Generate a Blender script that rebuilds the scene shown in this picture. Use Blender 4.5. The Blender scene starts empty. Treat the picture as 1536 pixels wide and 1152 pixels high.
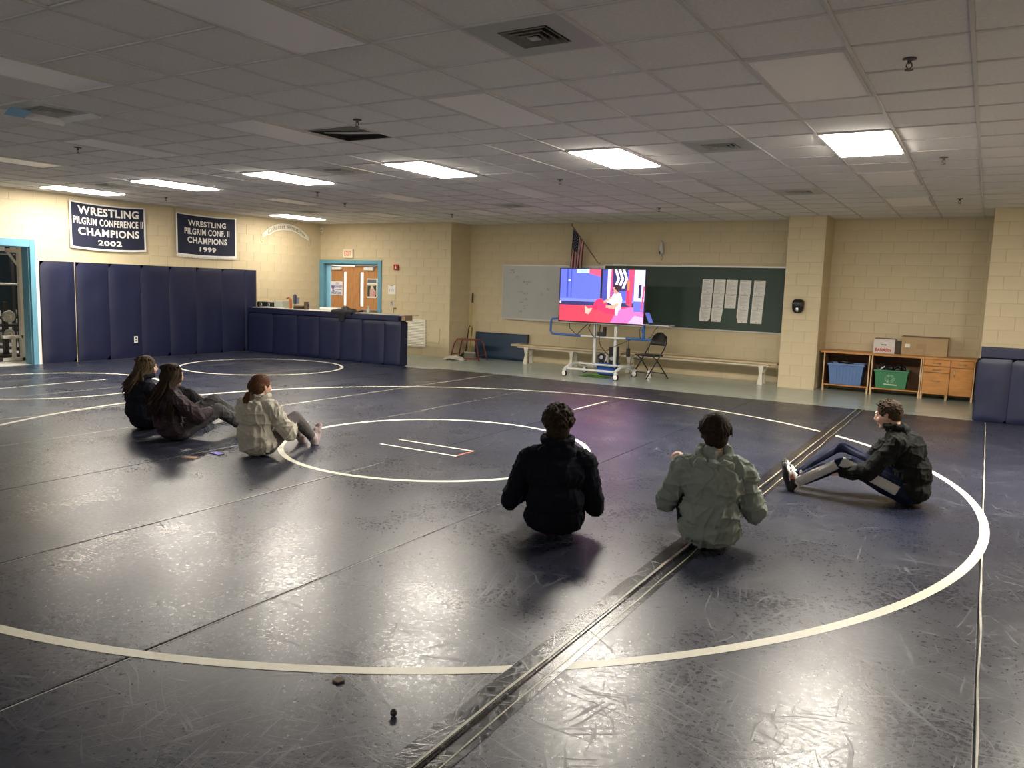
import bpy, bmesh, math, random
import numpy as np
from mathutils import Vector, Matrix, Euler, noise as mnoise
random.seed(7)
PI = math.pi
sc = bpy.context.scene
C = bpy.data.collections.new('scene'); sc.collection.children.link(C)

# ---------------------------------------------------------------- camera
cd = bpy.data.cameras.new('camera'); cam = bpy.data.objects.new('camera', cd); C.objects.link(cam)
cd.sensor_width = 36.0; cd.lens = 36.0 * 1189.4 / 1536.0; cd.clip_start = 0.05; cd.clip_end = 100
yaw, pit, rol = -0.5355, 0.1206, -0.0321
fw = Vector((math.sin(yaw)*math.cos(pit), math.cos(yaw)*math.cos(pit), -math.sin(pit)))
r0 = Vector((math.cos(yaw), -math.sin(yaw), 0)); d0 = fw.cross(r0)
rt = math.cos(rol)*r0 + math.sin(rol)*d0; dn = -math.sin(rol)*r0 + math.cos(rol)*d0
cam.matrix_world = Matrix(((rt.x, -dn.x, -fw.x, 0), (rt.y, -dn.y, -fw.y, 0), (rt.z, -dn.z, -fw.z, 1.62), (0, 0, 0, 1)))
sc.camera = cam
# ---------------------------------------------------------------- world, exposure, lights
w = bpy.data.worlds.new('world'); sc.world = w; w.use_nodes = True
w.node_tree.nodes['Background'].inputs[0].default_value = (1.0, 0.93, 0.85, 1)
w.node_tree.nodes['Background'].inputs[1].default_value = 0.55
sc.view_settings.view_transform = 'Standard'; sc.view_settings.look = 'None'
sc.view_settings.exposure = 0.70; sc.view_settings.gamma = 1.0
PANEL = 58.0          # radiance of a lit ceiling panel
HALL = 70.0           # watts of the corridor lamp
GYM = 60.0            # watts of the weight room lamps
def area(name, loc, size, watts, col, rot=(0, 0, 0)):
    l = bpy.data.lights.new(name, 'AREA'); l.shape = 'RECTANGLE'; l.size, l.size_y = size; l.energy = watts; l.color = col
    o = bpy.data.objects.new(name, l); o.location = loc; o.rotation_euler = rot; C.objects.link(o); return o
area('corridor_lamp', (-13.4, 16.4, 2.75), (1.6, 1.0), HALL, (1, .97, .92))
area('weight_room_lamp', (-17.0, 9.0, 2.9), (1.2, 2.4), GYM, (1, .97, .92))

# ---------------------------------------------------------------- materials
MATS = {}
def mat(name, col, rough=.6, metal=0., var=.0, vscale=6., bump=0., bscale=60., emit=None, estr=0., coat=0., spec=.5, stretch=None, alpha=1.):
    if name in MATS: return MATS[name]
    m = bpy.data.materials.new(name); m.use_nodes = True; nt = m.node_tree; b = nt.nodes['Principled BSDF']
    b.inputs['Base Color'].default_value = (*col, 1); b.inputs['Roughness'].default_value = rough
    b.inputs['Metallic'].default_value = metal; b.inputs['Coat Weight'].default_value = coat
    b.inputs['Specular IOR Level'].default_value = spec
    if alpha < 1: b.inputs['Alpha'].default_value = alpha
    if emit: b.inputs['Emission Color'].default_value = (*emit, 1); b.inputs['Emission Strength'].default_value = estr
    tc = nt.nodes.new('ShaderNodeTexCoord'); vec = tc.outputs['Object']
    if stretch:
        mp = nt.nodes.new('ShaderNodeMapping'); mp.inputs['Scale'].default_value = stretch
        nt.links.new(vec, mp.inputs[0]); vec = mp.outputs[0]
    if var > 0:
        n = nt.nodes.new('ShaderNodeTexNoise'); n.inputs['Scale'].default_value = vscale; n.inputs['Detail'].default_value = 5
        nt.links.new(vec, n.inputs['Vector'])
        mr = nt.nodes.new('ShaderNodeMapRange'); mr.inputs[1].default_value = .3; mr.inputs[2].default_value = .7
        mr.inputs[3].default_value = 1-var; mr.inputs[4].default_value = 1+var; nt.links.new(n.outputs['Fac'], mr.inputs[0])
        mx = nt.nodes.new('ShaderNodeVectorMath'); mx.operation = 'SCALE'; mx.inputs[0].default_value = col
        nt.links.new(mr.outputs[0], mx.inputs['Scale']); nt.links.new(mx.outputs[0], b.inputs['Base Color'])
    if bump > 0:
        n2 = nt.nodes.new('ShaderNodeTexNoise'); n2.inputs['Scale'].default_value = bscale; n2.inputs['Detail'].default_value = 4
        nt.links.new(vec, n2.inputs['Vector'])
        bp = nt.nodes.new('ShaderNodeBump'); bp.inputs['Strength'].default_value = bump; bp.inputs['Distance'].default_value = .01
        nt.links.new(n2.outputs['Fac'], bp.inputs['Height']); nt.links.new(bp.outputs[0], b.inputs['Normal'])
    MATS[name] = m; return m
def attr_mat(name, rough=.6, emit=0.):
    m = bpy.data.materials.new(name); m.use_nodes = True; nt = m.node_tree; b = nt.nodes['Principled BSDF']
    a = nt.nodes.new('ShaderNodeAttribute'); a.attribute_name = 'col'; b.inputs['Roughness'].default_value = rough
    if emit:
        b.inputs['Base Color'].default_value = (.01, .01, .01, 1); nt.links.new(a.outputs['Color'], b.inputs['Emission Color'])
        b.inputs['Emission Strength'].default_value = emit
    else: nt.links.new(a.outputs['Color'], b.inputs['Base Color'])
    return m
def srgb(h):
    h = h.lstrip('#'); v = [int(h[i:i+2], 16)/255 for i in (0, 2, 4)]
    return tuple(x/12.92 if x <= .04045 else ((x+.055)/1.055)**2.4 for x in v)
def scuffed(name, navy, scuffcol, rbase, amount):
    """vinyl mat: many thin straight and curved scuff marks in colour, gloss and relief"""
    m = bpy.data.materials.new(name); m.use_nodes = True; nt = m.node_tree; b = nt.nodes['Principled BSDF']; L = nt.links.new
    g = nt.nodes.new('ShaderNodeNewGeometry'); P = g.outputs['Position']
    def nz(vec, s, det=2, dist=0.):
        n = nt.nodes.new('ShaderNodeTexNoise'); n.inputs['Scale'].default_value = s; n.inputs['Detail'].default_value = det
        n.inputs['Distortion'].default_value = dist; L(vec, n.inputs['Vector']); return n.outputs['Fac']
    def rng(v, a, c, lo=0., hi=1.):
        r = nt.nodes.new('ShaderNodeMapRange'); r.inputs[1].default_value = a; r.inputs[2].default_value = c
        r.inputs[3].default_value = lo; r.inputs[4].default_value = hi; L(v, r.inputs[0]); return r.outputs[0]
    def ma(op, a, c):
        r = nt.nodes.new('ShaderNodeMath'); r.operation = op
        for i, v in enumerate((a, c)):
            if isinstance(v, float): r.inputs[i].default_value = v
            else: L(v, r.inputs[i])
        return r.outputs[0]
    # a gently warped position so streaks curve
    wn = nt.nodes.new('ShaderNodeTexNoise'); wn.inputs['Scale'].default_value = 1.3; wn.inputs['Detail'].default_value = 1; L(P, wn.inputs['Vector'])
    ws = nt.nodes.new('ShaderNodeVectorMath'); ws.operation = 'SCALE'; L(wn.outputs['Color'], ws.inputs[0]); ws.inputs['Scale'].default_value = .5
    wa = nt.nodes.new('ShaderNodeVectorMath'); wa.operation = 'ADD'; L(P, wa.inputs[0]); L(ws.outputs[0], wa.inputs[1])
    tot = None; bright = None
    for i, (ang, sx, sy, s, lo, hi) in enumerate(((.35, 1.3, 26, 2.2, .64, .71), (1.25, 1.5, 30, 2.0, .64, .71), (2.05, 1.4, 27, 2.4, .65, .72), (2.8, 1.8, 33, 1.9, .64, .71),
                                                 (.9, 7, 90, 2.2, .56, .70), (2.45, 8, 100, 2.2, .56, .70), (1.7, 4, 60, 3.1, .60, .70), (.05, 3.6, 55, 2.6, .60, .70))):
        mp = nt.nodes.new('ShaderNodeMapping'); mp.inputs['Rotation'].default_value = (0, 0, ang); mp.inputs['Location'].default_value = (i*3.7, i*1.9, 0)
        mp.inputs['Scale'].default_value = (sx, sy, 1); mp.vector_type = 'TEXTURE' if False else 'POINT'
        # rotate first, then stretch
        rt_ = nt.nodes.new('ShaderNodeVectorRotate'); rt_.rotation_type = 'Z_AXIS'; rt_.inputs['Angle'].default_value = ang; L(wa.outputs[0], rt_.inputs['Vector'])
        mp.inputs['Rotation'].default_value = (0, 0, 0); L(rt_.outputs[0], mp.inputs[0])
        v = rng(nz(mp.outputs[0], s, 2, .25), lo, hi)
        tot = v if tot is None else ma('MAXIMUM', tot, v) if i < 4 else ma('ADD', tot, ma('MULTIPLY', v, .38))
    patch = rng(nz(P, .9, 4), .33, .68, .25, 1.)
    sc_ = ma('MINIMUM', ma('MULTIPLY', tot, patch), 1.)
    fine = nz(P, 38., 5)
    mix = nt.nodes.new('ShaderNodeMix'); mix.data_type = 'RGBA'; mix.inputs[6].default_value = (*navy, 1); mix.inputs[7].default_value = (*scuffcol, 1)
    L(ma('MULTIPLY', sc_, amount), mix.inputs[0]); L(mix.outputs[2], b.inputs['Base Color'])
    rr = ma('ADD', rng(fine, .3, .7, rbase-.03, rbase+.06), ma('MULTIPLY', sc_, .16)); rr2 = ma('ADD', rr, rng(nz(P, 1.7, 3), .3, .7, -.03, .05))
    L(rr2, b.inputs['Roughness'])
    bp = nt.nodes.new('ShaderNodeBump'); bp.inputs['Strength'].default_value = .13; bp.inputs['Distance'].default_value = .003
    L(ma('ADD', sc_, ma('MULTIPLY', nz(P, 9., 4), .35)), bp.inputs['Height']); L(bp.outputs[0], b.inputs['Normal'])
    b.inputs['Specular IOR Level'].default_value = .42
    MATS[name] = m; return m

M_wall = mat('cream_paint', (.60, .505, .325), .55, var=.05, vscale=3, bump=.15, bscale=120)
M_mortar = mat('cream_paint_joint', (.57, .48, .31), .7)
M_tile = mat('ceiling_tile_face', (.80, .775, .745), .9, var=.05, vscale=40, bump=.6, bscale=190)
M_tee = mat('ceiling_tee_paint', (.60, .58, .56), .5)
M_mat = scuffed('navy_vinyl_mat', (.012, .015, .032), (.115, .12, .14), .27, .62)
M_line = scuffed('painted_line', (.74, .72, .60), (.5, .48, .4), .36, .35)
M_pad = mat('navy_wall_vinyl', (.0065, .0095, .038), .47, var=.12, vscale=5, bump=.25, bscale=9)
M_strip = mat('grey_green_floor', (.36, .42, .385), .22, var=.07, vscale=4, bump=.05, bscale=30)
M_white = mat('white_plastic', (.80, .79, .76), .4)
M_black = mat('black_plastic', (.012, .012, .014), .35)
M_blackm = mat('black_metal', (.015, .015, .018), .4)
M_bluef = mat('blue_door_frame', (.13, .33, .44), .4, var=.05)
M_wood = mat('oak_door', (.50, .235, .085), .35, var=.2, vscale=9, stretch=(6, 6, .5))
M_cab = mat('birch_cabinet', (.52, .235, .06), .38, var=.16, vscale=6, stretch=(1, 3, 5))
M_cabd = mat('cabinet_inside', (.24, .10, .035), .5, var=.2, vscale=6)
M_edge = mat('pale_edge_band', (.62, .42, .24), .5)
M_chrome = mat('brushed_metal', (.62, .60, .56), .3, metal=1)
M_grey = mat('grey_metal', (.45, .45, .44), .4, metal=.2)
PW = {-3: 1.6, 1: 1.18, 5: 1.2, 9: .95, 13: .85, 17: .9, 21: .66, 99: .34}
M_panels = {k: mat('lit_diffuser_%d' % k, (.9, .9, .9), .5, emit=(1, .92, .80), estr=PANEL*v) for k, v in PW.items()}
M_off = mat('unlit_diffuser', (.90, .86, .86), .35, bump=.05, bscale=200)
M_navyc = mat('navy_cloth', (.010, .013, .035), .85, bump=.3, bscale=60)
M_wht = mat('white_cloth', (.78, .77, .74), .8)
M_red = mat('red_enamel', (.42, .012, .012), .35)
M_paper = mat('white_paper', (.80, .78, .73), .8, var=.03)
M_ink = mat('grey_ink', (.22, .20, .20), .8)
M_bluem = mat('blue_paint_metal', (.02, .10, .36), .35)
M_glass = bpy.data.materials.new('clear_glass'); M_glass.use_nodes = True
_b = M_glass.node_tree.nodes['Principled BSDF']; _b.inputs['Transmission Weight'].default_value = 1; _b.inputs['Roughness'].default_value = .02; _b.inputs['IOR'].default_value = 1.1

# ---------------------------------------------------------------- mesh helpers
class MB:
    def __init__(s): s.v = []; s.f = []
    def add(s, vs, fs):
        o = len(s.v); s.v += [tuple(p) for p in vs]; s.f += [tuple(i+o for i in f) for f in fs]; return s
    def box(s, a, b):
        x0, y0, z0 = a; x1, y1, z1 = b
        return s.add([(x0,y0,z0),(x1,y0,z0),(x1,y1,z0),(x0,y1,z0),(x0,y0,z1),(x1,y0,z1),(x1,y1,z1),(x0,y1,z1)],
                     [(0,3,2,1),(4,5,6,7),(0,1,5,4),(1,2,6,5),(2,3,7,6),(3,0,4,7)])
    def hexa(s, lo, hi):            # two quads, lower and upper ring
        return s.add(list(lo)+list(hi), [(0,3,2,1),(4,5,6,7),(0,1,5,4),(1,2,6,5),(2,3,7,6),(3,0,4,7)])
    def ring(s, pts, rads, n=10, cap=True, squash=None):   # tapered tube along pts
        pts = [Vector(p) for p in pts]; k = len(pts); up = None; base = len(s.v)
        for i, p in enumerate(pts):
            t = (pts[min(i+1, k-1)] - pts[max(i-1, 0)]).normalized()
            if up is None: up = Vector((0, 0, 1)) if abs(t.z) < .9 else Vector((1, 0, 0))
            a = t.cross(up)
            if a.length < 1e-5: a = t.orthogonal()
            a.normalize(); b = t.cross(a).normalized(); up = a.cross(t).normalized()
            r = rads[i] if hasattr(rads, '__len__') else rads
            q = squash or 1.
            for j in range(n):
                an = 2*PI*j/n; s.v.append(tuple(p + a*math.cos(an)*r + b*math.sin(an)*r*q))
        for i in range(k-1):
            for j in range(n):
                s.f.append((base+i*n+j, base+i*n+(j+1) % n, base+(i+1)*n+(j+1) % n, base+(i+1)*n+j))
        if cap:
            s.f.append(tuple(base+j for j in reversed(range(n)))); s.f.append(tuple(base+(k-1)*n+j for j in range(n)))
        return s
    def cyl(s, a, b, r, r2=None, n=16): return s.ring([a, b], [r, r if r2 is None else r2], n)
    def lathe(s, prof, c, n=20, axis='z'):
        base = len(s.v); c = Vector(c)
        for r, h in prof:
            for j in range(n):
                an = 2*PI*j/n; x, y = r*math.cos(an), r*math.sin(an)
                p = {'z': (x, y, h), 'y': (x, h, -y), 'x': (h, x, y)}[axis]; s.v.append(tuple(c+Vector(p)))
        k = len(prof)
        for i in range(k-1):
            for j in range(n): s.f.append((base+i*n+j, base+i*n+(j+1) % n, base+(i+1)*n+(j+1) % n, base+(i+1)*n+j))
        s.f.append(tuple(base+j for j in reversed(range(n)))); s.f.append(tuple(base+(k-1)*n+j for j in range(n)))
        return s
    def ell(s, c, r, rot=None, n=14, m=9):
        base = len(s.v); c = Vector(c); R = rot or Matrix.Identity(3)
        if not hasattr(r, '__len__'): r = (r, r, r)
        s.v.append(tuple(c+R@Vector((0, 0, -r[2]))))
        for i in range(1, m):
            ph = -PI/2+PI*i/m
            for j in range(n):
                th = 2*PI*j/n; s.v.append(tuple(c+R@Vector((r[0]*math.cos(ph)*math.cos(th), r[1]*math.cos(ph)*math.sin(th), r[2]*math.sin(ph)))))
        s.v.append(tuple(c+R@Vector((0, 0, r[2])))); top = len(s.v)-1
        for j in range(n): s.f.append((base, base+1+(j+1) % n, base+1+j))
        for i in range(m-2):
            for j in range(n):
                a = base+1+i*n; s.f.append((a+j, a+(j+1) % n, a+n+(j+1) % n, a+n+j))
        a = base+1+(m-2)*n
        for j in range(n): s.f.append((a+j, a+(j+1) % n, top))
        return s
    def cap(s, a, b, ra, rb=None, n=12):       # capsule
        rb = ra if rb is None else rb; a, b = Vector(a), Vector(b); t = (b-a)
        t = t.normalized() if t.length > 1e-6 else Vector((0, 0, 1)); pts = []; rr = []
        for k in range(4, 0, -1): al = PI/2*k/4.001; pts.append(a-t*ra*math.sin(al)); rr.append(ra*math.cos(al)+1e-4)
        pts += [a, b]; rr += [ra, rb]
        for k in range(1, 5): al = PI/2*k/4.001; pts.append(b+t*rb*math.sin(al)); rr.append(rb*math.cos(al)+1e-4)
        base = len(s.v); x = t.orthogonal().normalized(); y = t.cross(x)
        for p, r in zip(pts, rr):
            for j in range(n): an = 2*PI*j/n; s.v.append(tuple(p+x*r*math.cos(an)+y*r*math.sin(an)))
        k = len(pts)
        for i in range(k-1):
            for j in range(n): s.f.append((base+i*n+j, base+i*n+(j+1) % n, base+(i+1)*n+(j+1) % n, base+(i+1)*n+j))
        s.f.append(tuple(base+j for j in reversed(range(n)))); s.f.append(tuple(base+(k-1)*n+j for j in range(n)))
        return s
    def prism(s, poly, h0, h1, plane='xz'):      # polygon (ccw) extruded; plane xz -> along y, xy -> along z, yz -> along x
        f = {'xz': lambda u, v, h: (u, h, v), 'xy': lambda u, v, h: (u, v, h), 'yz': lambda u, v, h: (h, u, v)}[plane]
        n = len(poly); vs = [f(u, v, h0) for u, v in poly]+[f(u, v, h1) for u, v in poly]
        return s.add(vs, [tuple(range(n)), tuple(reversed(range(n, 2*n)))]+[(i, i+n, (i+1) % n+n, (i+1) % n) for i in range(n)])
    def mesh(s, name):
        me = bpy.data.meshes.new(name); me.from_pydata(s.v, [], s.f)
        bm = bmesh.new(); bm.from_mesh(me); bmesh.ops.recalc_face_normals(bm, faces=bm.faces); bm.to_mesh(me); bm.free(); return me

def link(o, parent=None):
    C.objects.link(o)
    if parent is not None: o.parent = parent
    return o
def obj(name, mb, m, parent=None, smooth=False, bevel=0., seg=2, label=None):
    me = mb if isinstance(mb, bpy.types.Mesh) else mb.mesh(name)
    if m is not None and not len(me.materials): me.materials.append(m)
    if smooth: me.shade_smooth()
    o = link(bpy.data.objects.new(name, me), parent)
    if bevel:
        b = o.modifiers.new('bevel', 'BEVEL'); b.width = bevel; b.segments = seg; b.limit_method = 'ANGLE'; b.angle_limit = .6
        b.harden_normals = False
    if smooth == 'auto' or bevel: me.shade_smooth(); e = o.modifiers.new('wn', 'WEIGHTED_NORMAL'); e.keep_sharp = False
    if label: o['label'] = label
    return o
def tag(o, label=None, cat=None, group=None, kind=None):
    if label: o['label'] = label
    if cat: o['category'] = cat
    if group: o['group'] = group
    if kind: o['kind'] = kind
    return o
def thing(name, label, cat, loc=(0, 0, 0), rz=0., group=None):
    o = bpy.data.objects.new(name, None); o.empty_display_size = .1; C.objects.link(o); o.location = loc; o.rotation_euler = (0, 0, rz)
    return tag(o, label, cat, group)
def dup(root, loc=None, rz=None, label=None):
    r = root.copy(); C.objects.link(r)
    if loc is not None: r.location = loc
    if rz is not None: r.rotation_euler = (0, 0, rz)
    if label: r['label'] = label
    for ch in list(root.children):
        c = ch.copy(); C.objects.link(c); c.parent = r
        for g in list(ch.children): d = g.copy(); C.objects.link(d); d.parent = c
    return r
def B(a, b): return MB().box(a, b)
_tc = {}
def text_mesh(s, size=1., bold=0., extrude=0., align='CENTER', sx=1., font=None):
    cu = bpy.data.curves.new('t', 'FONT'); cu.body = s; cu.size = size; cu.offset = bold; cu.space_character = 1.08; cu.extrude = extrude; cu.align_x = align; cu.align_y = 'CENTER'; cu.resolution_u = 3
    o = bpy.data.objects.new('t', cu); sc.collection.objects.link(o); dg = bpy.context.evaluated_depsgraph_get()
    me = bpy.data.meshes.new_from_object(o.evaluated_get(dg)); bpy.data.objects.remove(o); bpy.data.curves.remove(cu)
    for v in me.vertices: v.co.x *= sx
    me.materials.clear(); return me
def text_on(name, s, org, U, V, size, m, parent, bold=0., off=.003, sx=1., align='CENTER', warp=None, width=None):
    me = text_mesh(s, size, bold, 0, align, sx); U, V, org = Vector(U), Vector(V), Vector(org); N = U.cross(V)
    if width:
        xs = [v.co.x for v in me.vertices]; k = width/max(1e-6, max(xs)-min(xs))
        for v in me.vertices: v.co.x *= k
    for v in me.vertices:
        x, y = v.co.x, v.co.y
        h = off
        if warp: x, y, h = warp(x, y, off)
        v.co = org+U*x+V*y+N*h
    me.name = name; return obj(name, me, m, parent)
def raster(name, W, H, img, pos, m, parent=None):
    """fine mesh whose faces carry the colours of a small picture; img[j][i] with j=0 at the bottom, pos(u,v)->xyz"""
    vs = [tuple(pos(i/W, j/H)) for j in range(H+1) for i in range(W+1)]
    fs = [(j*(W+1)+i, j*(W+1)+i+1, (j+1)*(W+1)+i+1, (j+1)*(W+1)+i) for j in range(H) for i in range(W)]
    me = bpy.data.meshes.new(name); me.from_pydata(vs, [], fs); a = me.color_attributes.new('col', 'FLOAT_COLOR', 'CORNER')
    arr = np.ones((H, W, 4, 4), dtype=np.float32); arr[..., :3] = np.asarray(img, dtype=np.float32)[:, :, None, :]
    a.data.foreach_set('color', arr.ravel()); return obj(name, me, m, parent)
def fillpoly(img, poly, col):
    H, W, _ = img.shape; X, Y = np.meshgrid((np.arange(W)+.5)/W, (np.arange(H)+.5)/H); ins = np.zeros((H, W), bool)
    n = len(poly)
    for i in range(n):
        (x1, y1), (x2, y2) = poly[i], poly[(i+1) % n]
        if y1 == y2: continue
        c = ((Y >= min(y1, y2)) & (Y < max(y1, y2))) & (X < (x2-x1)*(Y-y1)/(y2-y1)+x1); ins ^= c
    img[ins] = col

# ================================================================ THE ROOM
CEIL = 3.043; FZ = -.02
def structure(name, mb, m, parent=None, **k):
    o = obj(name, mb, m, parent, **k)
    if parent is None: o['kind'] = 'structure'
    return o
floor = structure('floor', MB().box((-14.5, -3.0, -.12), (3.2, 15.6, FZ)).box((-20.2, 3.5, -.12), (-14.5, 14.4, FZ)).box((-15.2, 14.81, -.12), (-11.8, 17.6, FZ)), M_strip)
# weight room rubber floor and the mats
obj('rubber_floor', B((-20.1, 3.6, FZ), (-14.52, 13.4, -.008)), mat('weight_room_floor', (.44, .42, .38), .6, var=.1), floor)
seams = [3.15, 1.62, .101, -1.53, -3.02, -4.61, -6.2, -7.8, -9.25, -10.8, -12.4, -14.42]
for i in range(len(seams)-1):
    x1, x0 = seams[i], seams[i+1]; y1 = 12.61 if x0 > -10 else 12.40
    if i == 7: y1 = 12.61
    obj('mat_section', B((x0+.004, -2.9, FZ), (x1-.004, y1, 0)), M_mat, floor, bevel=.006, seg=2)
M_seam = mat('worn_seam_edge', (.42, .40, .34), .5, var=.6, vscale=3, stretch=(1, 1, 1))
M_tapeb = scuffed('black_tape', (.008, .009, .016), (.06, .06, .06), .16, .3)
def worn_line(x, y0, y1, wd, amp, m=M_seam, z=.0012):
    mb = MB(); n = int((y1-y0)/.12)+1; vs = []
    for k in range(n+1):
        y = y0+(y1-y0)*k/n; j = (mnoise.noise(Vector((x*9, y*1.7, 0)))*amp); ww = wd*(.55+.9*abs(mnoise.noise(Vector((x*3, y*2.3, 5)))))
        vs += [(x+j-ww/2, y, z), (x+j+ww/2, y, z)]
    mb.add(vs, [(2*k, 2*k+1, 2*k+3, 2*k+2) for k in range(n)]); return mb
for x, y0, y1, wd in ((.108, -2.5, 12.5, .010), (-3.01, -2.5, 4.0, .008), (-4.62, 2.9, 5.0, .014), (-4.60, -2.5, 3.0, .006), (-6.2, 5.5, 12.5, .007),
                      (-7.80, 2.5, 12.6, .03), (-9.22, 2.5, 8.5, .028), (-10.8, 6, 12.3, .008)):
    obj('seam_edge', worn_line(x, y0, y1, wd, .006), M_seam, floor)
obj('tape_strip', B((-1.625, -2.5, .0), (-1.42, 12.6, .0022)), M_tapeb, floor)
obj('tape_ridge', MB().ring([(-1.515, y, .002) for y in np.linspace(-2.5, 12.6, 40)], .010, 8), M_tapeb, floor)
for x, wd, am in ((-1.535, .015, .008), (-1.455, .010, .012)):  # worn tape edge; the centre line paints the ridge's highlight in colour
    obj('tape_edge', worn_line(x, -2.5, 12.6, wd, am, mat('worn_tape_edge', (.30, .28, .20), .35, var=.5, vscale=5), .0034), None, floor)
    C.objects[-1].data.materials.append(MATS['worn_tape_edge']) if not len(C.objects[-1].data.materials) else None
def annulus(cx, cy, r, wd, n=160, z=.0016, a0=0., a1=2*PI):
    mb = MB(); vs = []
    for k in range(n+1):
        a = a0+(a1-a0)*k/n
        for rr in (r-wd/2, r+wd/2): vs.append((cx+rr*math.cos(a), cy+rr*math.sin(a), z))
    return mb.add(vs, [(2*k, 2*k+1, 2*k+3, 2*k+2) for k in range(n)])
obj('painted_circle', annulus(-4.63, 6.46, 4.75, .062, 240), M_line, floor, label='large white painted wrestling circle')
obj('painted_circle', annulus(-4.72, 6.49, 1.54, .056), M_line, floor, label='small white painted starting circle')
obj('painted_circle', annulus(-11.64, 10.39, 1.46, .056), M_line, floor)
obj('painted_circle', annulus(-11.70, 6.42, 1.52, .056), M_line, floor)
def line(x0, y0, x1, y1, m=M_line, z=.0016, name='start_line'): return obj(name, B((x0, y0, .0004), (x1, y1, z)), m, floor)
line(-5.19, 6.145, -4.25, 6.175); line(-5.19, 6.445, -4.25, 6.475)
line(-4.27, 6.18, -4.245, 6.44, mat('red_paint_line', (.40, .12, .08), .4, var=.3), name='red_line')
line(-4.735, 9.62, -4.705, 10.75, name='centre_line'); line(-11.73, 5.7, -11.70, 7.35, name='centre_line')

# ---- walls: a painted backing slab and every block laid proud of it
_bc = {}
def block_mesh(wd, h):
    k = (round(wd, 3), round(h, 3))
    if k not in _bc:
        a, b, t, c = wd/2, h/2, .004, .003
        vs = [(-a, 0, -b), (a, 0, -b), (a, 0, b), (-a, 0, b), (-a+c, -t, -b+c), (a-c, -t, -b+c), (a-c, -t, b-c), (-a+c, -t, b-c)]
        me = bpy.data.meshes.new('block'); me.from_pydata(vs, [], [(4, 5, 6, 7), (0, 1, 5, 4), (1, 2, 6, 5), (2, 3, 7, 6), (3, 0, 4, 7)])
        me.materials.append(M_wall); _bc[k] = me
    return _bc[k]
def lay_blocks(parent, P0, U, width, opens=(), z0=0., z1=CEIL, phase=0.):
    """P0 left end seen from the room, U direction to the right; blocks stand out towards the room"""
    U = Vector(U); ang = math.atan2(U.y, U.x); bw, bh, j = .406, .2029, .002; P0 = Vector(P0)
    for r in range(15):
        za, zb = r*bh, (r+1)*bh
        if zb <= z0+.02 or za >= z1-.02: continue
        za2, zb2 = max(za, z0), min(zb, z1); x = -bw*((r+phase) % 2)*.5
        while x < width-.01:
            a, b = max(x, 0), min(x+bw, width); x += bw
            segs = [(a, b)]
            for (o0, o1, q0, q1) in opens:
                if zb2 > q0+.03 and za2 < q1-.03:
                    ns = []
                    for s0, s1 in segs:
                        if o1 <= s0 or o0 >= s1: ns.append((s0, s1)); continue
                        if s0 < o0: ns.append((s0, o0))
                        if s1 > o1: ns.append((o1, s1))
                    segs = ns
            for s0, s1 in segs:
                if s1-s0 < .03: continue
                o = link(bpy.data.objects.new('block', block_mesh(s1-s0-j, zb2-za2-j)), parent)
                c = P0+U*((s0+s1)/2); o.location = (c.x, c.y, (za2+zb2)/2); o.rotation_euler = (0, 0, ang)
# left wall, runs along Y at X=-14.5, seen from +X : left end is the low Y end, U=+Y
wl = structure('wall_left', MB().box((-14.7, -3, FZ), (-14.5, 5.75, 3.12)).box((-14.7, 5.75, 2.10), (-14.5, 7.74, 3.12)).box((-14.7, 7.74, FZ), (-14.5, 15.0, 3.12)), M_mortar)
lay_blocks(wl, (-14.5, 6.6, 0), (0, 1, 0), 8.21, opens=[(-1, 1.14, 0, 2.12), (1.30, 6.10, 0, 1.82), (6.1, 8.3, 0, .95)])
# entry wall with the double doors, Y=14.81
DX0, DX1, DZ = -14.36, -12.60, 2.08
we = structure('wall_entry', MB().box((-14.7, 14.81, FZ), (DX0-.02, 15.0, 3.12)).box((DX0-.02, 14.81, DZ+.02), (DX1+.02, 15.0, 3.12)).box((DX1+.02, 14.81, FZ), (-10.5, 15.0, 3.12)), M_mortar)
lay_blocks(we, (-14.5, 14.81, 0), (1, 0, 0), 4.0, opens=[(.0, 2.0, 0, 2.19)])
wr = structure('wall_return', MB().box((-10.7, 15.0, FZ), (-10.5, 15.6, 3.12)), M_mortar)
lay_blocks(wr, (-10.5, 14.81, 0), (0, 1, 0), .79, phase=1)
wb = structure('wall_back', B((-10.7, 15.6, FZ), (-3.17, 15.8, 3.12)), M_mortar)
lay_blocks(wb, (-10.5, 15.6, 0), (1, 0, 0), 7.33, opens=[(.95, 7.13, .95, 2.1)])
wc = structure('wall_column', B((-3.17, 14.81, FZ), (-2.54, 15.8, 3.12)), M_mortar)
lay_blocks(wc, (-3.17, 14.81, 0), (1, 0, 0), .63)
lay_blocks(wc, (-2.54, 14.81, 0), (0, 1, 0), .79, phase=1)
wn_ = structure('wall_recess', B((-2.54, 15.6, FZ), (.2, 15.8, 3.12)), M_mortar)
lay_blocks(wn_, (-2.54, 15.6, 0), (1, 0, 0), 2.5, opens=[(0.1, 2.45, 0, .6)], phase=1)
wk = structure('wall_right_block', B((-.04, 14.13, FZ), (3.2, 15.8, 3.12)), M_mortar)
lay_blocks(wk, (-.04, 14.13, 0), (1, 0, 0), 2.0, z0=.8)
wrr = structure('wall_right', B((3.2, -3, FZ), (3.4, 15.8, 3.12)), M_wall)
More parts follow.
